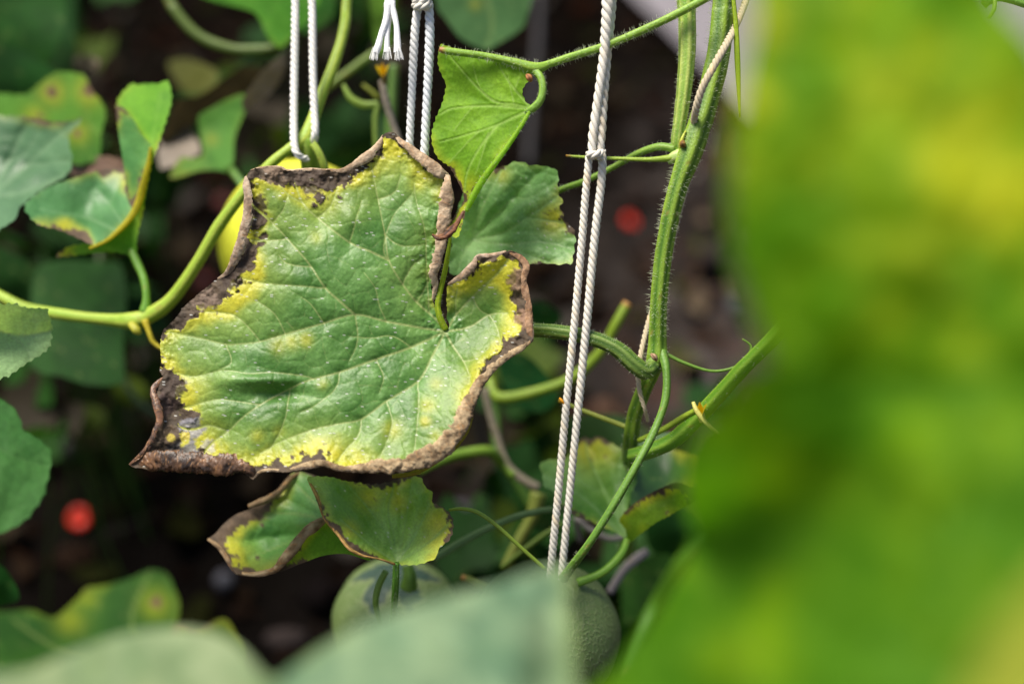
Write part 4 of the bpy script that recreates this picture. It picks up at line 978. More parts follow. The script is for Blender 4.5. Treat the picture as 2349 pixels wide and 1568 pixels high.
# left edge plant
solo('blue-green leaf with a thin yellow scorched line, left edge above the folded leaf', z([(-80, 680), (0, 690), (130, 690), (300, 722), (420, 720), (490, 700), (450, 760), (410, 800), (412, 870), (430, 960), (395, 1040), (280, 1110), (180, 1180), (110, 1240), (95, 1295), (0, 1360), (-80, 1390)]),
     [(0, 400, .72), (190, 270, .705), (165, 370, .70), (40, 500, .68), (0, 270, .73), (100, 420, .705)], step=6, seed=61, mat=M_leaf, serr=(4, 26), green=S(66, 104, 68), green2=S(88, 126, 86), pucker=2.6, vein_w=4, veins=[(0, [(-20, 450), (60, 380), (150, 300), (185, 275)]), (0, [(-20, 450), (20, 370), (60, 290)]), (0, [(-20, 450), (60, 440), (150, 400)]), (1, [(60, 380), (110, 375), (160, 370)]), (1, [(20, 370), (60, 350), (90, 300)])],
     vein_col=S(150, 180, 140), edge=[(70, 272, 9, 22), (120, 278, 9, 22), (30, 266, 2, 10), (170, 275, 2, 8), (160, 350, 0, 0), (40, 500, 0, 0), (0, 400, 0, 0)])
solo('mid-green leaf with brown-yellow spots behind the blue-green one, left edge', z([(-100, 560), (0, 555), (150, 562), (230, 500), (330, 430), (420, 430), (500, 450), (545, 540), (600, 600), (628, 680), (600, 800), (592, 940), (520, 965), (440, 975), (350, 900), (200, 800), (-100, 760)]),
     [(0, 215, .80), (130, 165, .79), (230, 260, .77), (225, 370, .76), (100, 300, .78)], step=7, seed=62, serr=(3, 26), green=S(54, 100, 26), green2=S(76, 124, 36), yel=S(150, 150, 34),
     brown_blobs=[(120, 212, 14, .9), (205, 205, 16, .9), (180, 305, 14, .7), (90, 268, 14, .5)], blobs=[(120, 212, 30, .9), (205, 210, 34, .9), (180, 305, 24, .8), (80, 265, 26, .7)])
solo('pale toothed leaf tip poking in at the left edge just above the middle', [(-60, 690), (0, 698), (32, 696), (60, 706), (106, 708), (112, 725), (119, 747), (115, 790), (95, 812), (62, 832), (22, 860), (0, 868), (-60, 900)],
     [(0, 780, .62), (118, 745, .63), (0, 700, .61), (30, 850, .618)], step=4, seed=63, mat=M_leaf, serr=(6, 20), green=S(130, 174, 104), green2=S(160, 198, 132), vein_col=S(180, 206, 140), veins=[(0, [(-40, 740), (40, 770), (115, 760)]), (1, [(20, 765), (60, 800), (70, 825)])],
     edge=[(119, 760, 0, 6), (60, 832, 0, 5), (60, 705, 0, 2), (0, 780, 0, 0)])
solo('dull green leaf cut off by the left edge in the lower half', [(-80, 870), (0, 915), (30, 935), (48, 965), (52, 985), (80, 1002), (110, 1025), (118, 1048), (112, 1090), (104, 1120), (98, 1140), (60, 1190), (20, 1215), (0, 1222), (-80, 1260)],
     [(0, 1060, .53), (118, 1045, .54), (0, 920, .55), (0, 1220, .52)], step=5, seed=64, serr=(4, 34), green=S(52, 98, 44), green2=S(68, 114, 56), vein_col=S(84, 128, 68), veins=[(0, [(-60, 1000), (40, 1050), (112, 1070)])], blobs=[])
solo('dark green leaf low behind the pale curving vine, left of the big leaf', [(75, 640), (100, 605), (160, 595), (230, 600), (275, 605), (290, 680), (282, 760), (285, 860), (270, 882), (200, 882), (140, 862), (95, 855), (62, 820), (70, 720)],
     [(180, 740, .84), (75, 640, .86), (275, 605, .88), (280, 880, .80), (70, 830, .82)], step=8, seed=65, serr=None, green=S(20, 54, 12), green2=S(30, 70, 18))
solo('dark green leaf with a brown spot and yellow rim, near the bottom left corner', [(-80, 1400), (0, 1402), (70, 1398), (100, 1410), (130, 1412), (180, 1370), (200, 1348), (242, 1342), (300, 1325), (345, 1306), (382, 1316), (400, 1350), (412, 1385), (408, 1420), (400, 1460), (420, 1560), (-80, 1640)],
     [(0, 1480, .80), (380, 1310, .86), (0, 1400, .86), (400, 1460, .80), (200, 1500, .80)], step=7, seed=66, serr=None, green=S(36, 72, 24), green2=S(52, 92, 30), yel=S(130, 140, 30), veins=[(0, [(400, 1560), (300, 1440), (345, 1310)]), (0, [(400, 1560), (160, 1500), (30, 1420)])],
     brown_blobs=[(358, 1380, 14, .9)], blobs=[(358, 1385, 36, .9), (160, 1420, 36, .75), (200, 1370, 26, .7)], edge=[(190, 1360, 2, 24), (130, 1412, 0, 14), (382, 1316, 0, 4), (405, 1400, 0, 14), (0, 1400, 0, 6), (300, 1325, 0, 4), (200, 1500, 0, 0)])
solo('olive leaf rim with a brown edge just right of the bottom left leaf', [(400, 1440), (450, 1450), (480, 1430), (515, 1418), (540, 1450), (560, 1500), (520, 1580), (400, 1580)], [(450, 1500, .78), (520, 1420, .80), (400, 1440, .80), (540, 1560, .76)], step=8, seed=67, serr=None,
     green=S(50, 76, 22), green2=S(70, 96, 26), yel=S(130, 130, 30), edge=[(450, 1448, 14, 40), (515, 1420, 2, 20), (500, 1500, 0, 0)])
solo('mid-green leaf standing upright with olive rim, between the folded leaf and the white cords', z([(1450, 560), (1350, 590), (1260, 640), (1180, 692), (1190, 800), (1205, 920), (1140, 940), (1070, 940), (1010, 1060), (1180, 1015), (1300, 1010), (1350, 1020), (1385, 960), (1392, 830), (1430, 720), (1460, 640)]),
     [(530, 385, .78), (455, 268, .80), (560, 215, .80), (395, 405, .79), (500, 300, .80)], step=6, seed=68, serr=None, green=S(58, 104, 36), green2=S(78, 126, 50), yel=S(140, 140, 40), edge=[(455, 268, 1, 6), (540, 300, 1, 8), (395, 405, 4, 22), (460, 360, 2, 10), (530, 385, 0, 0), (560, 215, 3, 10)], blobs=[(485, 320, 16, .6)])
solo('bright green leaf hanging from the top edge, left of the white cords', z([(1180, -60), (1250, 0), (1400, 40), (1500, 70), (1545, 120), (1580, 200), (1655, 285), (1720, 240), (1780, 170), (1840, 110), (1860, -60)]),
     [(600, 0, .80), (640, 108, .79), (700, 0, .78), (480, 0, .82)], step=6, seed=69, serr=None, green=S(62, 116, 32), green2=S(84, 138, 44), edge=[(600, 40, 0, 3), (640, 108, 2, 8), (700, 60, 0, 3), (560, 15, 0, 2)])
solo('smooth dull green leaf at the top edge right of the frayed cord', [(995, -60), (1001, 0), (1006, 24), (1023, 45), (1052, 84), (1085, 104), (1112, 114), (1130, 108), (1186, 74), (1207, 44), (1210, -60)],
     [(1100, 20, .82), (1000, 0, .80), (1110, 112, .80), (1208, 30, .84)], step=7, seed=70, serr=None, green=S(62, 96, 54), green2=S(76, 112, 66), veins=[(0, [(1100, -50), (1130, 50), (1115, 110)])], blobs=[(1090, 10, 14, .3)])
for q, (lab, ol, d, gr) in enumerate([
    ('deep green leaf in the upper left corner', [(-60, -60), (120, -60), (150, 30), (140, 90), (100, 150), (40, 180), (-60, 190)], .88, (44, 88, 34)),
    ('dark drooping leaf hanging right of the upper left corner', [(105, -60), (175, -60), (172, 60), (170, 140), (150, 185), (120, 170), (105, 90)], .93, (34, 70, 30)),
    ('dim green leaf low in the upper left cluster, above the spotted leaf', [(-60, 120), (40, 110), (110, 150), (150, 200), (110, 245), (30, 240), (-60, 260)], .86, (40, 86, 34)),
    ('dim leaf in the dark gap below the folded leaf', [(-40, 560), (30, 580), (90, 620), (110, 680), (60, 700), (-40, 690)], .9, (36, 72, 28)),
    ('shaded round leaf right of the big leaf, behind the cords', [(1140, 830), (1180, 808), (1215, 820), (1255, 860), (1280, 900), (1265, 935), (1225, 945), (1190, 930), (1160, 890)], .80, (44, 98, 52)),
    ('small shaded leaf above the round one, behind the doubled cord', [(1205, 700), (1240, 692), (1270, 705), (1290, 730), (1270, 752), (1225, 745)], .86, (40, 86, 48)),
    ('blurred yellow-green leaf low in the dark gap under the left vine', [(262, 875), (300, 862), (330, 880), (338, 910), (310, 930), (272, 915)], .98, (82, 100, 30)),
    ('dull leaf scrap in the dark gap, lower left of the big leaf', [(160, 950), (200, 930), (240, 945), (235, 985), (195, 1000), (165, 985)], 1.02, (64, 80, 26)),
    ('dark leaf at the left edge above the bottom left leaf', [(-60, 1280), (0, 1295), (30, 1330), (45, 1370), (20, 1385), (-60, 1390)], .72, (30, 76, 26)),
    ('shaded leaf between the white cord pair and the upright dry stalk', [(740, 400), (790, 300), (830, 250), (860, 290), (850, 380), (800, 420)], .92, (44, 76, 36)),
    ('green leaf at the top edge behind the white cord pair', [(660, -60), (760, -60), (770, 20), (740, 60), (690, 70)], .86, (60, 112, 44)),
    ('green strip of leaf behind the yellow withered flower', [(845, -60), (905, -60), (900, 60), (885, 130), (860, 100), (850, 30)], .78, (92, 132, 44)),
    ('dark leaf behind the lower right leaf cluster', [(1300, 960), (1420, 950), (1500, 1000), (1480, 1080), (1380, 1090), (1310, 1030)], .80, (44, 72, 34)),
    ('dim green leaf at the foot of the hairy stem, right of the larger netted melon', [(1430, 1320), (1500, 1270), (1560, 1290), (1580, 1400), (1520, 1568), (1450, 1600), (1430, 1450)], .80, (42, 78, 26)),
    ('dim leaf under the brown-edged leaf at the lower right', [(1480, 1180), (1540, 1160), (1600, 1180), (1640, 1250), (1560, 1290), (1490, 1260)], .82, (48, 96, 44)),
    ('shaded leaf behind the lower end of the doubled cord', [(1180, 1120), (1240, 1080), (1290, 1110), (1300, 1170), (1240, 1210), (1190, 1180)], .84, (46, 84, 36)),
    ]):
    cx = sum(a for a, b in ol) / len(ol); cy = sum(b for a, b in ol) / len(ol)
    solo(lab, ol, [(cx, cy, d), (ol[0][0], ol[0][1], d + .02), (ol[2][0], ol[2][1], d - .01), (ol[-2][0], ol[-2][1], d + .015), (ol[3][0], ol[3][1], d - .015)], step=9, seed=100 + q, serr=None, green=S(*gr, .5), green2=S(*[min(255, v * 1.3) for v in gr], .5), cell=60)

# dry leaves
def dry_leaf(label, ol, d, c, seed, tilt=.02):
    cx = sum(a for a, b in ol) / len(ol); cy = sum(b for a, b in ol) / len(ol)
    solo(label, ol, [(cx, cy, d), (ol[0][0], ol[0][1], d + tilt), (ol[len(ol) // 2][0], ol[len(ol) // 2][1], d - tilt)], step=6, seed=seed, serr=(5, 25), mat=M_dry, green=c * .6, green2=c, pucker=3, wave=7, vein_col=c * .8)
dry_leaf('crumpled tan dry leaf left of the first white cord', z([(1710, 290), (1650, 340), (1560, 420), (1480, 530), (1440, 600), (1450, 650), (1560, 600), (1640, 520), (1690, 420)]), .78, S(132, 116, 98), 71)
dry_leaf('wide withered brown leaf lying behind the upright mid-green leaf', z([(1560, 400), (1400, 420), (1200, 560), (1050, 600), (980, 760), (960, 860), (1100, 900), (1180, 700), (1440, 580)]), .86, S(84, 74, 62), 72)
dry_leaf('shrivelled grey-brown leaf under the folded leaf\'s upright lobe', z([(1100, 740), (1040, 750), (970, 800), (940, 900), (960, 1000), (1080, 960), (1190, 900), (1150, 800)]), .84, S(128, 118, 106), 73)
dry_leaf('curled brown leaf behind the basin of the folded leaf', z([(420, 980), (560, 930), (700, 940), (760, 990), (700, 1050), (540, 1050), (430, 1040)]), .76, S(116, 92, 78), 74)
dry_leaf('dark crumpled leaf with a yellow streak high in the soil gap', z([(1000, 380), (1100, 350), (1250, 400), (1300, 450), (1240, 540), (1120, 560), (1040, 480)]), .95, S(84, 88, 34), 75)
dry_leaf('pale dry stipule tangle in the upper left soil gap', z([(440, 350), (520, 330), (590, 360), (560, 420), (480, 430)]), .90, S(130, 120, 100), 76)

# lower leaves under the big one
low = thing('melon_vine', 'short shoot with two small scorched leaves directly below the big leaf', 'vine', P(905, 1400, .64))
o, p, r = tube('petiole', [(909, 1290, .604, 7), (908, 1325, .606, 8), (906, 1365, .612, 8), (903, 1410, .622, 8), (900, 1470, .64, 8)], M_stem, low, S(104, 158, 44), S(70, 120, 30), 12, 6, .06)
hairs(p, r, o, 5, .0010, .00005, 81)
tube('tendril', [(885, 1310, .63, 7), (868, 1345, .632, 8), (862, 1385, .634, 7), (874, 1430, .64, 6)], M_stem, low, S(124, 160, 60), None, 10, 6, 0)
E1 = [(704, 1098), (720, 1092), (762, 1094), (790, 1102), (815, 1105), (851, 1110), (886, 1106), (918, 1096), (950, 1091), (968, 1098), (974, 1114), (993, 1131), (990, 1150), (1015, 1163), (1034, 1180), (1040, 1206), (1031, 1237), (1008, 1256), (1000, 1278), (985, 1286),
      (950, 1295), (904, 1292), (868, 1280), (829, 1273), (797, 1255), (772, 1220), (744, 1187), (738, 1165), (727, 1150), (722, 1125)]
CE = (909, 1290)
small1 = make_leaf('leaf', E1, [(909, 1290, .604), (704, 1098, .606), (918, 1100, .628), (990, 1130, .618), (1038, 1200, .602), (990, 1284, .596), (797, 1255, .596), (744, 1187, .598), (850, 1180, .616), (940, 1200, .618)], low,
    veins=[(0, [CE, (890, 1230), (840, 1160), (790, 1105)]), (0, [CE, (904, 1230), (890, 1170), (905, 1110)]), (0, [CE, (925, 1230), (935, 1170), (945, 1110)]), (0, [CE, (945, 1240), (970, 1190), (985, 1150)]), (0, [CE, (960, 1260), (1000, 1230), (1030, 1200)]), (0, [CE, (840, 1240), (780, 1190)])],
    step=3.2, seed=82, serr=(4, 18), green=S(104, 152, 54), green2=S(158, 198, 104), cell=40, vein_col=S(140, 176, 110), pucker=2.3, vein_w=2.2,
    extra=pleat(909, 1290, 3.6, 4.5), edge=[(704, 1098, 2, 8), (744, 1187, 8, 26), (730, 1150, 8, 22), (772, 1220, 12, 28), (815, 1265, 14, 30), (860, 1280, 5, 24), (904, 1292, 2, 12), (950, 1295, 0, 10), (1005, 1262, 2, 26), (1035, 1230, 6, 48), (1040, 1195, 12, 52), (1015, 1163, 8, 42), (990, 1135, 0, 16), (970, 1100, 0, 14),
          (918, 1096, 16, 44), (886, 1106, 16, 50), (851, 1110, 10, 44), (815, 1105, 4, 34), (762, 1094, 0, 8)], blobs=[(850, 1135, 34, .8), (912, 1150, 26, .8), (1012, 1200, 40, .95), (1000, 1245, 30, .8), (800, 1215, 24, .6)], dust=20,
    label='small green leaf with yellow sides and crisp brown rim, directly under the big leaf')
tube('rolled_edge', [(706, 1098, .604, 2), (728, 1140, .598, 4), (745, 1188, .596, 3), (773, 1222, .594, 3.5), (800, 1256, .593, 4), (830, 1273, .594, 3), (868, 1281, .597, 2), (905, 1293, .602, 3)], M_dry, small1, S(190, 150, 90), S(120, 96, 44), 12, 8, 0, crumple=.25, seed=83, dry=.8)
E2 = [(702, 1084), (690, 1082), (668, 1086), (650, 1110), (636, 1128), (601, 1148), (570, 1168), (540, 1180), (512, 1202), (495, 1222), (478, 1238), (505, 1258), (520, 1280), (532, 1298), (545, 1315), (600, 1317), (640, 1308), (680, 1250), (740, 1195), (800, 1240), (790, 1150), (740, 1100)]
small2 = make_leaf('leaf', E2, [(700, 1085, .655), (601, 1148, .650), (478, 1238, .640), (545, 1314, .628), (740, 1195, .628), (640, 1240, .645), (790, 1200, .63)], low,
    veins=[(0, [(790, 1210), (700, 1180), (600, 1180)]), (0, [(790, 1210), (700, 1230), (570, 1280)]), (0, [(790, 1210), (720, 1150), (670, 1100)])], step=5, seed=84, serr=None, green=S(80, 136, 58), green2=S(112, 168, 82), pucker=1.8,
    extra=pleat(790, 1210, 3.5, 5), edge=[(690, 1084, 4, 16), (640, 1128, 10, 50), (600, 1148, 26, 60), (560, 1175, 44, 66), (512, 1202, 60, 80), (478, 1238, 55, 76), (520, 1280, 36, 70), (545, 1315, 14, 60), (600, 1317, 4, 36), (680, 1250, 2, 8), (740, 1195, 0, 0)], blobs=[(560, 1270, 30, .4)],
    brown_blobs=[(590, 1275, 8, .8)], label='green leaf with a withered brown left half, lower left of the big leaf')
make_leaf('leaf_fold', [(745, 1190), (715, 1212), (690, 1228), (672, 1262), (648, 1280), (636, 1312), (690, 1292), (744, 1273), (797, 1270), (850, 1285), (820, 1250), (780, 1215)],
    [(745, 1190, .620), (690, 1228, .618), (640, 1310, .615), (797, 1270, .612), (850, 1285, .610)], small2, under=True, step=5, seed=85, serr=None, green=S(84, 136, 30), green2=S(110, 160, 40), edge=[(690, 1225, 12, 34), (740, 1190, 4, 16), (650, 1285, 10, 30), (744, 1273, 0, 3), (820, 1275, 0, 0)])
tube('rolled_edge', [(752, 1186, .618, 5), (722, 1206, .615, 12), (695, 1228, .614, 10), (672, 1258, .613, 13), (650, 1284, .613, 11), (630, 1306, .616, 7), (590, 1316, .620, 6), (545, 1314, .626, 4)], M_dry, small2, S(176, 154, 116), S(120, 96, 62), 14, 8, 0, crumple=.22, seed=86, dry=.9)
tube('rolled_edge', [(690, 1084, .652, 3), (665, 1098, .648, 6), (640, 1128, .645, 7), (605, 1148, .643, 8), (570, 1160, .643, 5)], M_dry, small2, S(150, 126, 94), S(90, 72, 52), 12, 8, 0, crumple=.2, seed=87, dry=.9)
tube('rolled_edge', [(478, 1236, .638, 3), (502, 1254, .634, 5), (520, 1278, .630, 6), (534, 1300, .628, 6), (546, 1316, .628, 3)], M_dry, small2, S(150, 126, 94), S(90, 72, 52), 12, 8, 0, crumple=.2, seed=88, dry=.9)

# lower right cluster
lr = thing('melon_vine', 'low shoot with yellow-tipped and brown-edged leaves behind the slanting fruit stalk, lower right', 'vine', P(1436, 1300, .68))
tube('petiole', [(1438, 1238, .650, 8), (1428, 1265, .646, 9), (1402, 1296, .642, 9), (1371, 1318, .640, 9), (1325, 1336, .640, 10)], M_stem, lr, S(130, 172, 50), S(88, 136, 34), 12, 6, .06)
F1 = [(1238, 1067), (1250, 1056), (1275, 1052), (1300, 1048), (1322, 1022), (1340, 1000), (1352, 1010), (1371, 1000), (1394, 1011), (1429, 1034), (1444, 1064), (1462, 1090), (1450, 1130), (1438, 1172), (1440, 1205), (1437, 1238), (1417, 1222), (1371, 1203), (1340, 1192), (1313, 1180), (1280, 1150), (1272, 1128), (1248, 1114), (1245, 1090)]
CF = (1436, 1236)
make_leaf('leaf', F1, [(1436, 1236, .652), (1238, 1067, .668), (1348, 1000, .690), (1440, 1060, .680), (1313, 1180, .650), (1380, 1120, .680)], lr, step=4.5, seed=91, serr=(3, 22), green=S(84, 136, 46), green2=S(140, 184, 96), pucker=1.8, vein_col=S(150, 184, 124),
    veins=[(0, [CF, (1400, 1150), (1350, 1050), (1345, 1005)]), (0, [CF, (1360, 1160), (1290, 1110), (1245, 1090)]), (0, [CF, (1425, 1150), (1420, 1060)]), (1, [(1390, 1130), (1340, 1110), (1290, 1070)])],
    extra=pleat(1436, 1236, 4.5, 5), edge=[(1348, 1000, 14, 60), (1371, 1000, 6, 60), (1322, 1022, 4, 46), (1300, 1048, 0, 10), (1240, 1070, 0, 5), (1429, 1034, 0, 14), (1313, 1180, 8, 20), (1371, 1203, 4, 18), (1417, 1222, 0, 8), (1450, 1130, 0, 0), (1270, 1130, 0, 0)], blobs=[(1350, 1030, 44, 1.0), (1385, 1035, 34, .8)], label='yellow-tipped dark green leaf behind the cords')
make_leaf('leaf', [(1446, 1160), (1450, 1110), (1465, 1060), (1480, 1035), (1530, 1028), (1580, 1040), (1640, 1060), (1620, 1110), (1580, 1120), (1520, 1130), (1470, 1150)], [(1446, 1160, .665), (1480, 1035, .70), (1620, 1070, .68), (1530, 1100, .69)], lr, step=7, seed=92, serr=None,
    green=S(42, 80, 30), green2=S(70, 112, 44), edge=[(1620, 1070, 6, 50), (1580, 1040, 2, 30), (1500, 1035, 0, 0), (1446, 1160, 0, 0)])
make_leaf('leaf', [(1421, 1191), (1448, 1160), (1486, 1134), (1525, 1115), (1556, 1106), (1594, 1118), (1625, 1110), (1600, 1145), (1563, 1166), (1530, 1185), (1506, 1197), (1467, 1226), (1440, 1246), (1436, 1215)], [(1421, 1191, .648), (1556, 1106, .640), (1440, 1245, .650), (1610, 1130, .64), (1506, 1195, .640)], lr, under=True,
    step=4.5, seed=93, serr=(2, 14), green=S(92, 130, 30), green2=S(120, 154, 36), edge=[(1450, 1160, 8, 22), (1486, 1134, 20, 40), (1525, 1115, 28, 48), (1556, 1106, 28, 50), (1594, 1118, 26, 46), (1421, 1191, 2, 12), (1563, 1166, 0, 6), (1506, 1197, 0, 3), (1440, 1246, 0, 0)], label='olive leaf underside with a brown upper rim')
solo('small green leaf edge showing between the stem foot and the side shoot', [(1450, 1020), (1490, 1000), (1540, 990), (1548, 1000), (1500, 1030), (1460, 1040)], [(1450, 1020, .65), (1545, 995, .66), (1500, 1030, .64)], step=5, seed=94, serr=None, green=S(90, 120, 80), green2=S(110, 140, 96))

# =================================================================== STRAY STEMS, TENDRILS, FLOWERS
def stray(kind, label, pts, c1, c2=None, mat=M_stem, sides=12, cat='stem', **kw):
    x, y, d, r_ = pts[-1]
    t, p, r = tube(kind, [(a, b, c, e) for a, b, c, e in pts], mat, None, c1, c2, sides, **kw)
    base = P(x, y, d); me = t.data
    me.transform(Matrix.Translation(-Vector(base))); t.location = base; t['_o'] = [float(v) for v in base]
    tag(t, label, cat)
    return t
stray('vine_stem', 'blurred yellow-green stem with a cut tip, crossing behind the doubled cord', [(1125, 870, .76, 11), (1132, 902, .755, 13), (1160, 912, .75, 13), (1230, 898, .745, 12), (1310, 868, .74, 12), (1375, 810, .735, 12), (1412, 745, .73, 12), (1440, 694, .73, 11)], S(136, 160, 40), S(110, 138, 30), tip=(S(170, 120, 60), True))
stray('vine_stem', 'blurred green stem just under the lower right rim of the big leaf', [(960, 1080, .72, 11), (1010, 1055, .72, 12), (1060, 1040, .725, 12), (1120, 1034, .73, 12), (1150, 1060, .74, 12), (1180, 1090, .74, 12)], S(124, 152, 44), S(86, 124, 30))
stray('vine_stem', 'blurred green stem dropping straight behind the lower right rim of the big leaf', [(1120, 870, .78, 10), (1135, 950, .78, 12), (1145, 1040, .77, 12), (1190, 1110, .77, 12), (1230, 1180, .77, 12)], S(84, 120, 36), S(60, 94, 26))
stray('dry_stem', 'grey-beige dried stem bending below the big leaf\'s right rim', [(1112, 890, .74, 10), (1122, 940, .74, 9), (1140, 1000, .74, 9), (1165, 1065, .74, 8), (1200, 1100, .74, 11), (1235, 1118, .74, 10)], S(150, 140, 122), S(104, 96, 82), M_dry)
stray('dry_stem', 'whitish dried stem beside the larger netted melon', [(1486, 1262, .72, 9), (1460, 1280, .72, 11), (1430, 1308, .72, 9), (1398, 1358, .72, 9)], S(176, 166, 166), S(126, 118, 120), M_dry)
stray('dry_stem', 'thin grey dried stalk looping under the yellow-tipped leaf', [(1440, 1225, .72, 6), (1400, 1235, .72, 7), (1350, 1212, .72, 7), (1322, 1190, .72, 6), (1330, 1240, .73, 6)], S(150, 144, 140), S(110, 104, 100), M_dry)
stray('tendril', 'thin yellow-green tendril arching from the small leaf to the larger netted melon', [(1030, 1169, .612, 3), (1060, 1166, .611, 4), (1095, 1174, .610, 4.5), (1140, 1205, .610, 4.5), (1195, 1255, .611, 4.5), (1252, 1306, .614, 4.5)], S(156, 178, 60), S(120, 150, 44), cat='tendril')
stray('vine_stem', 'straight grey-green stem rising from the small leaf to the doubled cord', [(995, 1280, .66, 9), (1060, 1242, .66, 9), (1130, 1206, .66, 8), (1200, 1180, .66, 8), (1280, 1166, .66, 7), (1330, 1175, .66, 6)], S(118, 146, 90), S(84, 116, 60))
stray('vine_stem', 'blurred yellowish stem between the netted melons', [(1160, 1300, .73, 11), (1190, 1240, .73, 12), (1220, 1185, .73, 14), (1235, 1130, .73, 18)], S(140, 148, 60), S(104, 116, 44))
stray('tendril', 'blurred green tendril crossing the yellowish stem', [(1150, 1302, .70, 5), (1200, 1262, .70, 6), (1250, 1225, .70, 6), (1290, 1200, .70, 5)], S(110, 136, 40), cat='tendril')
stray('vine_stem', 'olive stem stub with a brown tip between the two netted melons', [(1058, 1322, .68, 6), (1078, 1330, .68, 9), (1105, 1345, .68, 11), (1140, 1362, .68, 12)], S(120, 136, 50), None, tip=(S(170, 120, 60), False))
stray('vine_stem', 'soft green stem rising along the right side of the larger netted melon', [(1400, 1620, .46, 13), (1435, 1530, .46, 14), (1470, 1450, .46, 14), (1510, 1370, .46, 14), (1560, 1290, .44, 14), (1640, 1190, .43, 10)], S(76, 120, 26), S(54, 96, 16))
stray('vine_stem', 'thick olive stem curving through the top of the soil gap', [(365, -40, .80, 11), (400, 22, .80, 12), (455, 82, .80, 12), (530, 112, .80, 12), (600, 114, .80, 11), (640, 108, .80, 9)], S(98, 118, 44), S(74, 96, 32))
stray('vine_stem', 'blurred olive stem running diagonally behind the first cord pair', [(745, 205, .78, 9), (800, 165, .78, 9), (850, 128, .78, 9), (910, 90, .78, 9)], S(110, 136, 44))
stray('tendril', 'pale green curved tendril left of the grey dry stalk', [(788, 195, .72, 4), (805, 225, .72, 8), (835, 240, .72, 8), (868, 238, .72, 7)], S(136, 166, 64), cat='tendril')
stray('tendril', 'pale drooping tendril behind the top point of the big leaf', [(868, 240, .72, 7), (862, 270, .72, 7), (862, 320, .72, 6), (868, 380, .72, 5)], S(124, 152, 60), cat='tendril')
stray('tendril', 'small olive tendril touching the grey dry stalk', [(832, 195, .74, 4), (850, 208, .74, 5), (868, 225, .74, 5)], S(130, 140, 40), cat='tendril')
stray('dry_stem', 'grey dry stalk above the top point of the big leaf', [(876, 185, .70, 8), (884, 225, .70, 9), (895, 265, .70, 9), (908, 305, .70, 9), (925, 360, .70, 9)], S(160, 150, 136), S(120, 110, 98), M_dry)
stray('vine_stem', 'green stem behind the grey dry stalk', [(905, 150, .76, 11), (900, 220, .76, 12), (895, 300, .76, 12), (890, 400, .76, 12)], S(84, 120, 40))
stray('vine_stem', 'blurred stem running down left of the pale curving vine', [(130, 100, .98, 8), (220, 400, .95, 8), (235, 700, .92, 8), (300, 900, .9, 7), (420, 980, .88, 6)], S(70, 92, 40))
stray('vine_stem', 'pale green petiole under the upright mid-green leaf', [(522, 380, .78, 12), (535, 395, .78, 9), (548, 412, .775, 8), (575, 450, .77, 9)], S(100, 148, 56))
stray('drip_tube', 'thin dark grey tube standing blurred behind the folded leaf and the cord', [(1238, -20, 1.3, 8), (1232, 120, 1.3, 9), (1218, 260, 1.3, 9), (1212, 380, 1.3, 9)], S(86, 84, 86), None, M_soilstuff, cat='tube')
stray('drip_tube', 'thin black tube dropping past the lower right rim of the big leaf', [(1090, 900, .95, 6), (1110, 1050, .95, 7), (1130, 1180, .96, 7), (1160, 1330, .98, 6)], S(28, 30, 36), None, M_soilstuff, cat='tube')

def flower(label, cx, cy, d, s, cup, seed):
    t = thing('withered_flower', label, 'flower', P(cx, cy + s, d))
    for q, (dx, dy) in enumerate([(-.9, -.6), (-.2, -1.0), (.6, -.7)]):
        make_leaf('petal', [(cx, cy + s), (cx - .25 * s + dx * s * .5, cy + .2 * s), (cx + dx * s, cy + dy * s * .7), (cx + dx * s * .6 + .2 * s, cy + dy * s * .3), (cx + .3 * s, cy + .4 * s)],
            [(cx, cy + s, d), (cx + dx * s, cy + dy * s, d - .004 * q), (cx + .3 * s, cy, d + .003)], t, mat=M_under, step=3, serr=None, seed=seed + q, green=S(196, 150, 20), green2=S(222, 190, 40), pucker=.8, cell=20, vein_col=S(220, 200, 60))
    tube('calyx', [(cx, cy + s * .6, d, s * .35), (cx + 2, cy + s * 1.1, d, s * .45), (cx + 3, cy + s * 1.7, d, s * .3)], M_stem, t, cup, None, 12, 5, .1)
    return t
flower('withered yellow flower under the frayed cord end', 880, 158, .69, 20, S(96, 84, 30), 201)
fl = flower('withered yellow flower on the side shoot at the lower right', 1608, 935, .600, 20, S(196, 196, 90), 211)
tube('sepal', [(1590, 922, .596, 4), (1600, 945, .594, 6), (1625, 975, .592, 5), (1650, 995, .592, 3)], M_stem, fl, S(210, 206, 110), None, 8, 5, 0)
stray('flower_scrap', 'orange-tan dried petal scrap on the edge of the big blurred leaf', [(1750, 912, .50, 2), (1765, 895, .495, 6), (1785, 880, .49, 7), (1805, 868, .49, 2)], S(206, 150, 60), S(160, 110, 40), M_dry, cat='petal')
stray('petal_scrap', 'tiny orange petal caught on the dry tendril left of the cords', [(1283, 912, .60, 2), (1288, 918, .60, 4), (1294, 926, .60, 2)], S(220, 150, 20), None, M_dry, cat='petal')

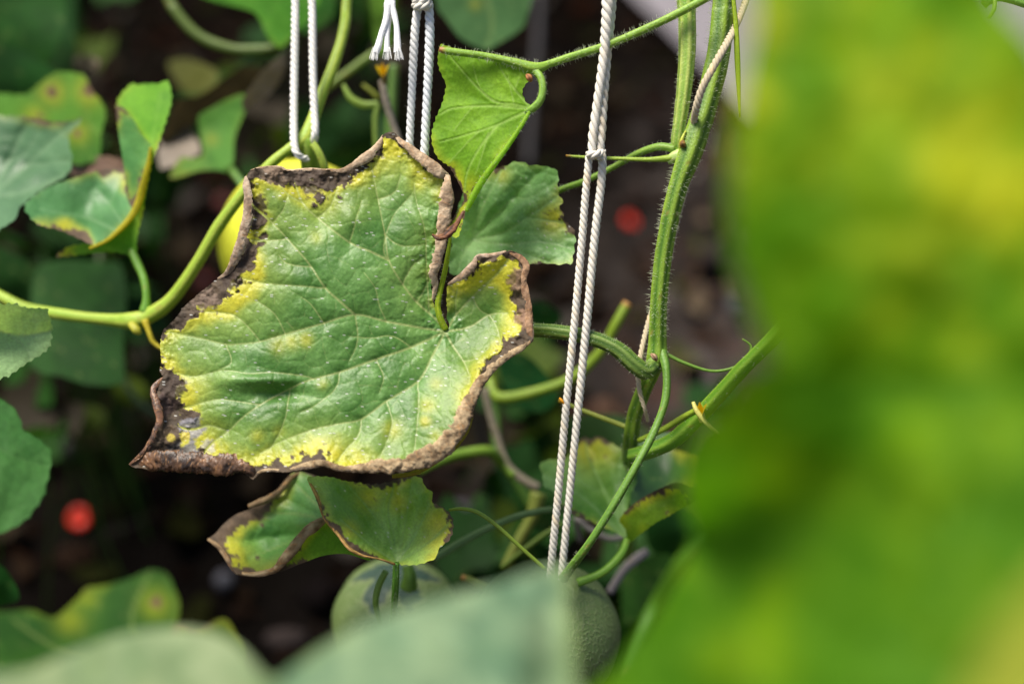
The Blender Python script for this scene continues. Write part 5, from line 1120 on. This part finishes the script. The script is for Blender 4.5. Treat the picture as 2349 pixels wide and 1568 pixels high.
# =================================================================== RED DRIP EMITTERS ON THE SOIL
def plain(name, c, rough):
    m, nt, b = new_mat(name)
    n = nt.nodes.new('ShaderNodeTexNoise'); n.inputs['Scale'].default_value = 300
    mx = nt.nodes.new('ShaderNodeMix'); mx.data_type = 'RGBA'; mx.inputs[6].default_value = (*(c * .85), 1); mx.inputs[7].default_value = (*np.minimum(c * 1.1, 1), 1)
    nt.links.new(n.outputs['Fac'], mx.inputs[0]); nt.links.new(mx.outputs[2], b.inputs['Base Color'])
    b.inputs['Roughness'].default_value = rough
    return m
M_red = plain('red_plastic', np.array([.62, .028, .006]), .35)
M_dimred = plain('shade_dimmed_red_plastic', np.array([.12, .014, .008]), .7)  # darker copy of the red plastic, with shade put into its colour
M_black = plain('black_plastic', np.array([.015, .015, .017]), .4)
def lathe(prof, c, axis, n=28):
    a = Vector(axis).normalized(); q = a.to_track_quat('Z', 'Y').to_matrix(); V = []; F = []
    for (r_, z_) in prof:
        for i in range(n):
            t = 2 * math.pi * i / n; v = q @ Vector((r_ * math.cos(t), r_ * math.sin(t), z_)); V.append(np.array(v) + c)
    for j in range(len(prof) - 1):
        for i in range(n):
            i2 = (i + 1) % n; F.append([j * n + i, j * n + i2, (j + 1) * n + i2, (j + 1) * n + i])
    return V, F
def emitter(label, x, y, size_px, tilt, up=.03, mat=None):
    d = ground_depth(x, y, up); c = P(x, y, d); s = size_px * KPX * d / 2
    t = thing('drip_emitter', label, 'drip emitter', c * [1, 1, 0] + np.array([0, 0, .0]), 'red drip emitters on the soil')
    ax = tilt
    V, F = lathe([(.12 * s, -.1 * s), (.14 * s, .12 * s), (.3 * s, .16 * s), (.34 * s, .3 * s), (.8 * s, .34 * s), (s, .2 * s), (s, -.3 * s), (.7 * s, -.42 * s), (.01 * s, -.42 * s)], c, ax)
    mesh_obj('cap', V, F, mat or M_red, t)
    V, F = lathe([(.01, -.42 * s), (.62 * s, -.43 * s), (.62 * s, -1.1 * s), (.3 * s, -1.2 * s), (.28 * s, -1.6 * s), (.001, -1.62 * s)], c, ax)
    mesh_obj('body', V, F, M_black, t)
    a = np.array(Vector(ax).normalized()); e = c - a * 1.5 * s
    q = np.array([e, e * [1, 1, .5] + [0, .01, 0], [e[0], e[1] + .015, -.01]])
    V, F, _, _ = tube_geo(catmull(q, 5), np.full(11, .0025), 8)
    mesh_obj('stake', V, F, M_black, t)
    return t
emitter('round red drip emitter on dark soil at the lower left, facing the camera', 183, 1187, 52, (0, -.7, .6))
emitter('orange-red drip emitter behind the doubled cord, right of centre', 1447, 508, 34, (.75, -.3, .75))
emitter('dim red drip emitter behind the pale curving vine', 516, 462, 34, (0.2, -.3, .9), .01, M_dimred)
emitter('dim red drip emitter low behind the yellow melon\'s left side', 470, 640, 26, (.5, -.3, .9), .01, M_dimred)

def pebble(label, x, y, w, h, c, seed):
    d = ground_depth(x, y, .02); ce = P(x, y, d); V = []; F = []; g = np.random.default_rng(seed)
    nu, nv = 10, 7; R = w * KPX * d / 2; Z = h * KPX * d / 2
    for j in range(nv + 1):
        ph = math.pi * j / nv
        for i in range(nu):
            a = 2 * math.pi * i / nu; q = g.uniform(.82, 1.15) if 0 < j < nv else 1
            V.append(ce + np.array([R * q * math.sin(ph) * math.cos(a), Z * q * math.sin(ph) * math.sin(a), Z * .8 * math.cos(ph)]))
    for j in range(nv):
        for i in range(nu):
            F.append([j * nu + i, (j + 1) * nu + i, (j + 1) * nu + (i + 1) % nu, j * nu + (i + 1) % nu])
    o = mesh_obj('stone', V, F, M_soilstuff, None, np.tile(np.r_[c * .22, 1], (len(V), 1)), origin=ce)
    tag(o, label, 'stone')
for q, a in enumerate([('white stone below the withered left leaf tip', 515, 1330, 44, 50, S(150, 150, 160)), ('pale stone in the dark gap left of the big leaf\'s lower point', 160, 1030, 60, 56, S(96, 96, 92)),
    ('flat pinkish-grey stone left of the smaller netted melon', 660, 1465, 110, 60, S(110, 98, 94)), ('dark slab-like stone left of the smaller netted melon', 745, 1365, 110, 90, S(44, 38, 38)),
    ('white stone right of the small scorched leaf', 1060, 1165, 46, 34, S(150, 148, 156)), ('pale stone by the right blurred leaf, above the side shoot', 1690, 700, 40, 50, S(150, 146, 158)),
    ('pale stone near the tip of the long curved tendril', 1640, 880, 60, 40, S(140, 130, 136)), ('grey stone on the soil right of the hairy stem', 1640, 590, 90, 60, S(96, 86, 84)),
    ('grey stone in the dark gap left of the big leaf, by its lower point', 300, 960, 60, 24, S(60, 58, 56))]):
    pebble(*a, q + 1)

# =================================================================== OUT-OF-FOCUS LEAVES NEAR THE LENS
solo('huge blurred yellow-mottled leaf filling the right side, close to the lens', [(1770, -120), (1728, 60), (1700, 200), (1680, 330), (1672, 450), (1680, 560), (1700, 660), (1740, 760), (1780, 850), (1790, 960), (1900, 1060), (2100, 1060), (2450, 1000), (2500, 300), (2420, 200), (2390, 110), (2300, 10), (2200, -120)],
     [(1715, 400, .265), (1790, -100, .27), (2100, 400, .25), (2450, 400, .25), (2240, 20, .26), (1800, 850, .27), (2100, 1000, .255)], mat=M_front, step=12, mott_s=95, seed=301, serr=None, green=S(78, 130, 8), green2=S(114, 158, 20), yel=S(206, 208, 40), cell=90, wave=4, pucker=1.0, mott=.22,
     veins=[(0, [(2000, 1050), (2000, 700), (1950, 300), (1900, 0)]), (0, [(2000, 1050), (2150, 700), (2300, 400)]), (0, [(2000, 1050), (1850, 800), (1740, 600)])], vein_w=16, vein_col=S(150, 184, 66),
     blobs=[(2290, 450, 100, 1.3), (2400, 430, 80, 1.1), (2170, 380, 80, 1.1), (2220, 290, 70, .9), (2000, 190, 60, .5), (1960, 100, 40, .4), (2100, 200, 60, .4), (1880, 380, 60, .3), (2120, 560, 60, .4), (2040, 720, 60, .35), (2200, 790, 40, .4), (1750, 60, 50, 1.0), (1730, 230, 46, .9), (2340, 230, 50, .6), (2130, 120, 40, .3)])
solo('huge blurred deep green leaf below the mottled one, lower right', [(1730, 840), (1640, 940), (1575, 1010), (1560, 1080), (1572, 1160), (1590, 1235), (1545, 1330), (1485, 1430), (1425, 1520), (1380, 1660), (2500, 1660), (2500, 900), (2200, 850), (1950, 840), (1820, 830)],
     [(1600, 1080, .30), (1604, 1240, .34), (1400, 1620, .33), (1700, 1500, .275), (1740, 860, .262), (2100, 1200, .242), (2450, 1300, .225), (2100, 1600, .235), (2300, 900, .245)], mat=M_front, step=13, mott_s=150, seed=302, vein_w=16, vein_col=S(104, 146, 50), veins=[(0, [(2450, 1600), (2200, 1300), (1900, 1100), (1640, 1020)]), (0, [(2450, 1600), (2000, 1450), (1500, 1500)]), (0, [(2300, 1420), (2250, 1150), (2150, 900)])], serr=None, green=S(60, 112, 8), green2=S(84, 134, 26), yel=S(136, 172, 12), cell=100, wave=5, pucker=1.0, mott=.35,
     blobs=[(1800, 1080, 90, .7), (1930, 1110, 70, .5), (2120, 990, 70, .7), (2160, 1100, 60, .6), (1740, 1500, 80, .8), (1700, 930, 90, .6), (2300, 980, 100, .6)])
solo('pale yellow blurred leaf in the bottom right corner', [(2540, 1180), (2440, 1260), (2370, 1330), (2310, 1400), (2255, 1480), (2215, 1570), (2190, 1700), (2540, 1700)], [(2300, 1500, .205), (2450, 1250, .21), (2200, 1600, .205)], mat=M_front, step=16, seed=303, serr=None,
     green=S(140, 152, 50), green2=S(160, 168, 62), yel=S(176, 170, 70), wave=3)
solo('blurred pale grey-green leaf across the bottom left corner', [(-80, 1560), (60, 1535), (150, 1500), (230, 1470), (300, 1450), (400, 1440), (480, 1448), (540, 1475), (575, 1510), (610, 1550), (680, 1570), (800, 1660), (-80, 1700)],
     [(0, 1600, .33), (400, 1440, .385), (600, 1560, .345), (300, 1640, .315), (0, 1560, .35)], mat=M_pale, step=14, seed=304, serr=None, green=S(100, 126, 84), green2=S(142, 158, 118), yel=S(128, 138, 76), wave=9, cell=90, mott=.2)
solo('blurred blue-green leaf in front of the netted melons at the bottom centre', [(600, 1660), (640, 1560), (700, 1510), (760, 1470), (850, 1425), (940, 1390), (1030, 1365), (1120, 1345), (1200, 1322), (1260, 1300), (1290, 1300), (1302, 1360), (1312, 1450), (1318, 1560), (1330, 1680)],
     [(1290, 1300, .375), (700, 1510, .35), (1000, 1500, .325), (1310, 1600, .32), (700, 1640, .31)], mat=M_pale, step=13, seed=305, serr=None, green=S(80, 112, 84), green2=S(124, 148, 112), yel=S(126, 142, 70), wave=10, cell=90,
     vein_w=12, veins=[(0, [(1310, 1560), (1100, 1480), (800, 1480)]), (0, [(1310, 1560), (1260, 1420), (1280, 1310)])], vein_col=S(140, 168, 110), edge=[(1300, 1360, 0, 26), (1312, 1450, 0, 34), (1318, 1560, 0, 40), (1200, 1322, 0, 0), (900, 1400, 0, 0), (700, 1520, 0, 20)])
c = thing('melon_shoot', 'green shoot tip with a tendril in the top right corner', 'vine shoot', P(2290, 0, .60))
tube('stem', [(2380, 20, .61, 8), (2330, 4, .61, 8), (2290, -6, .61, 10), (2262, 0, .61, 12), (2240, -30, .61, 10)], M_stem, c, S(112, 150, 60), S(80, 120, 36), 12, 6, .05)
tube('tendril', [(2282, 0, .605, 5), (2280, 22, .604, 5), (2268, 42, .604, 4)], M_stem, c, S(150, 186, 60), None, 8, 5, 0)

for o in bpy.data.objects:
    if '_o' in o.keys(): del o['_o']
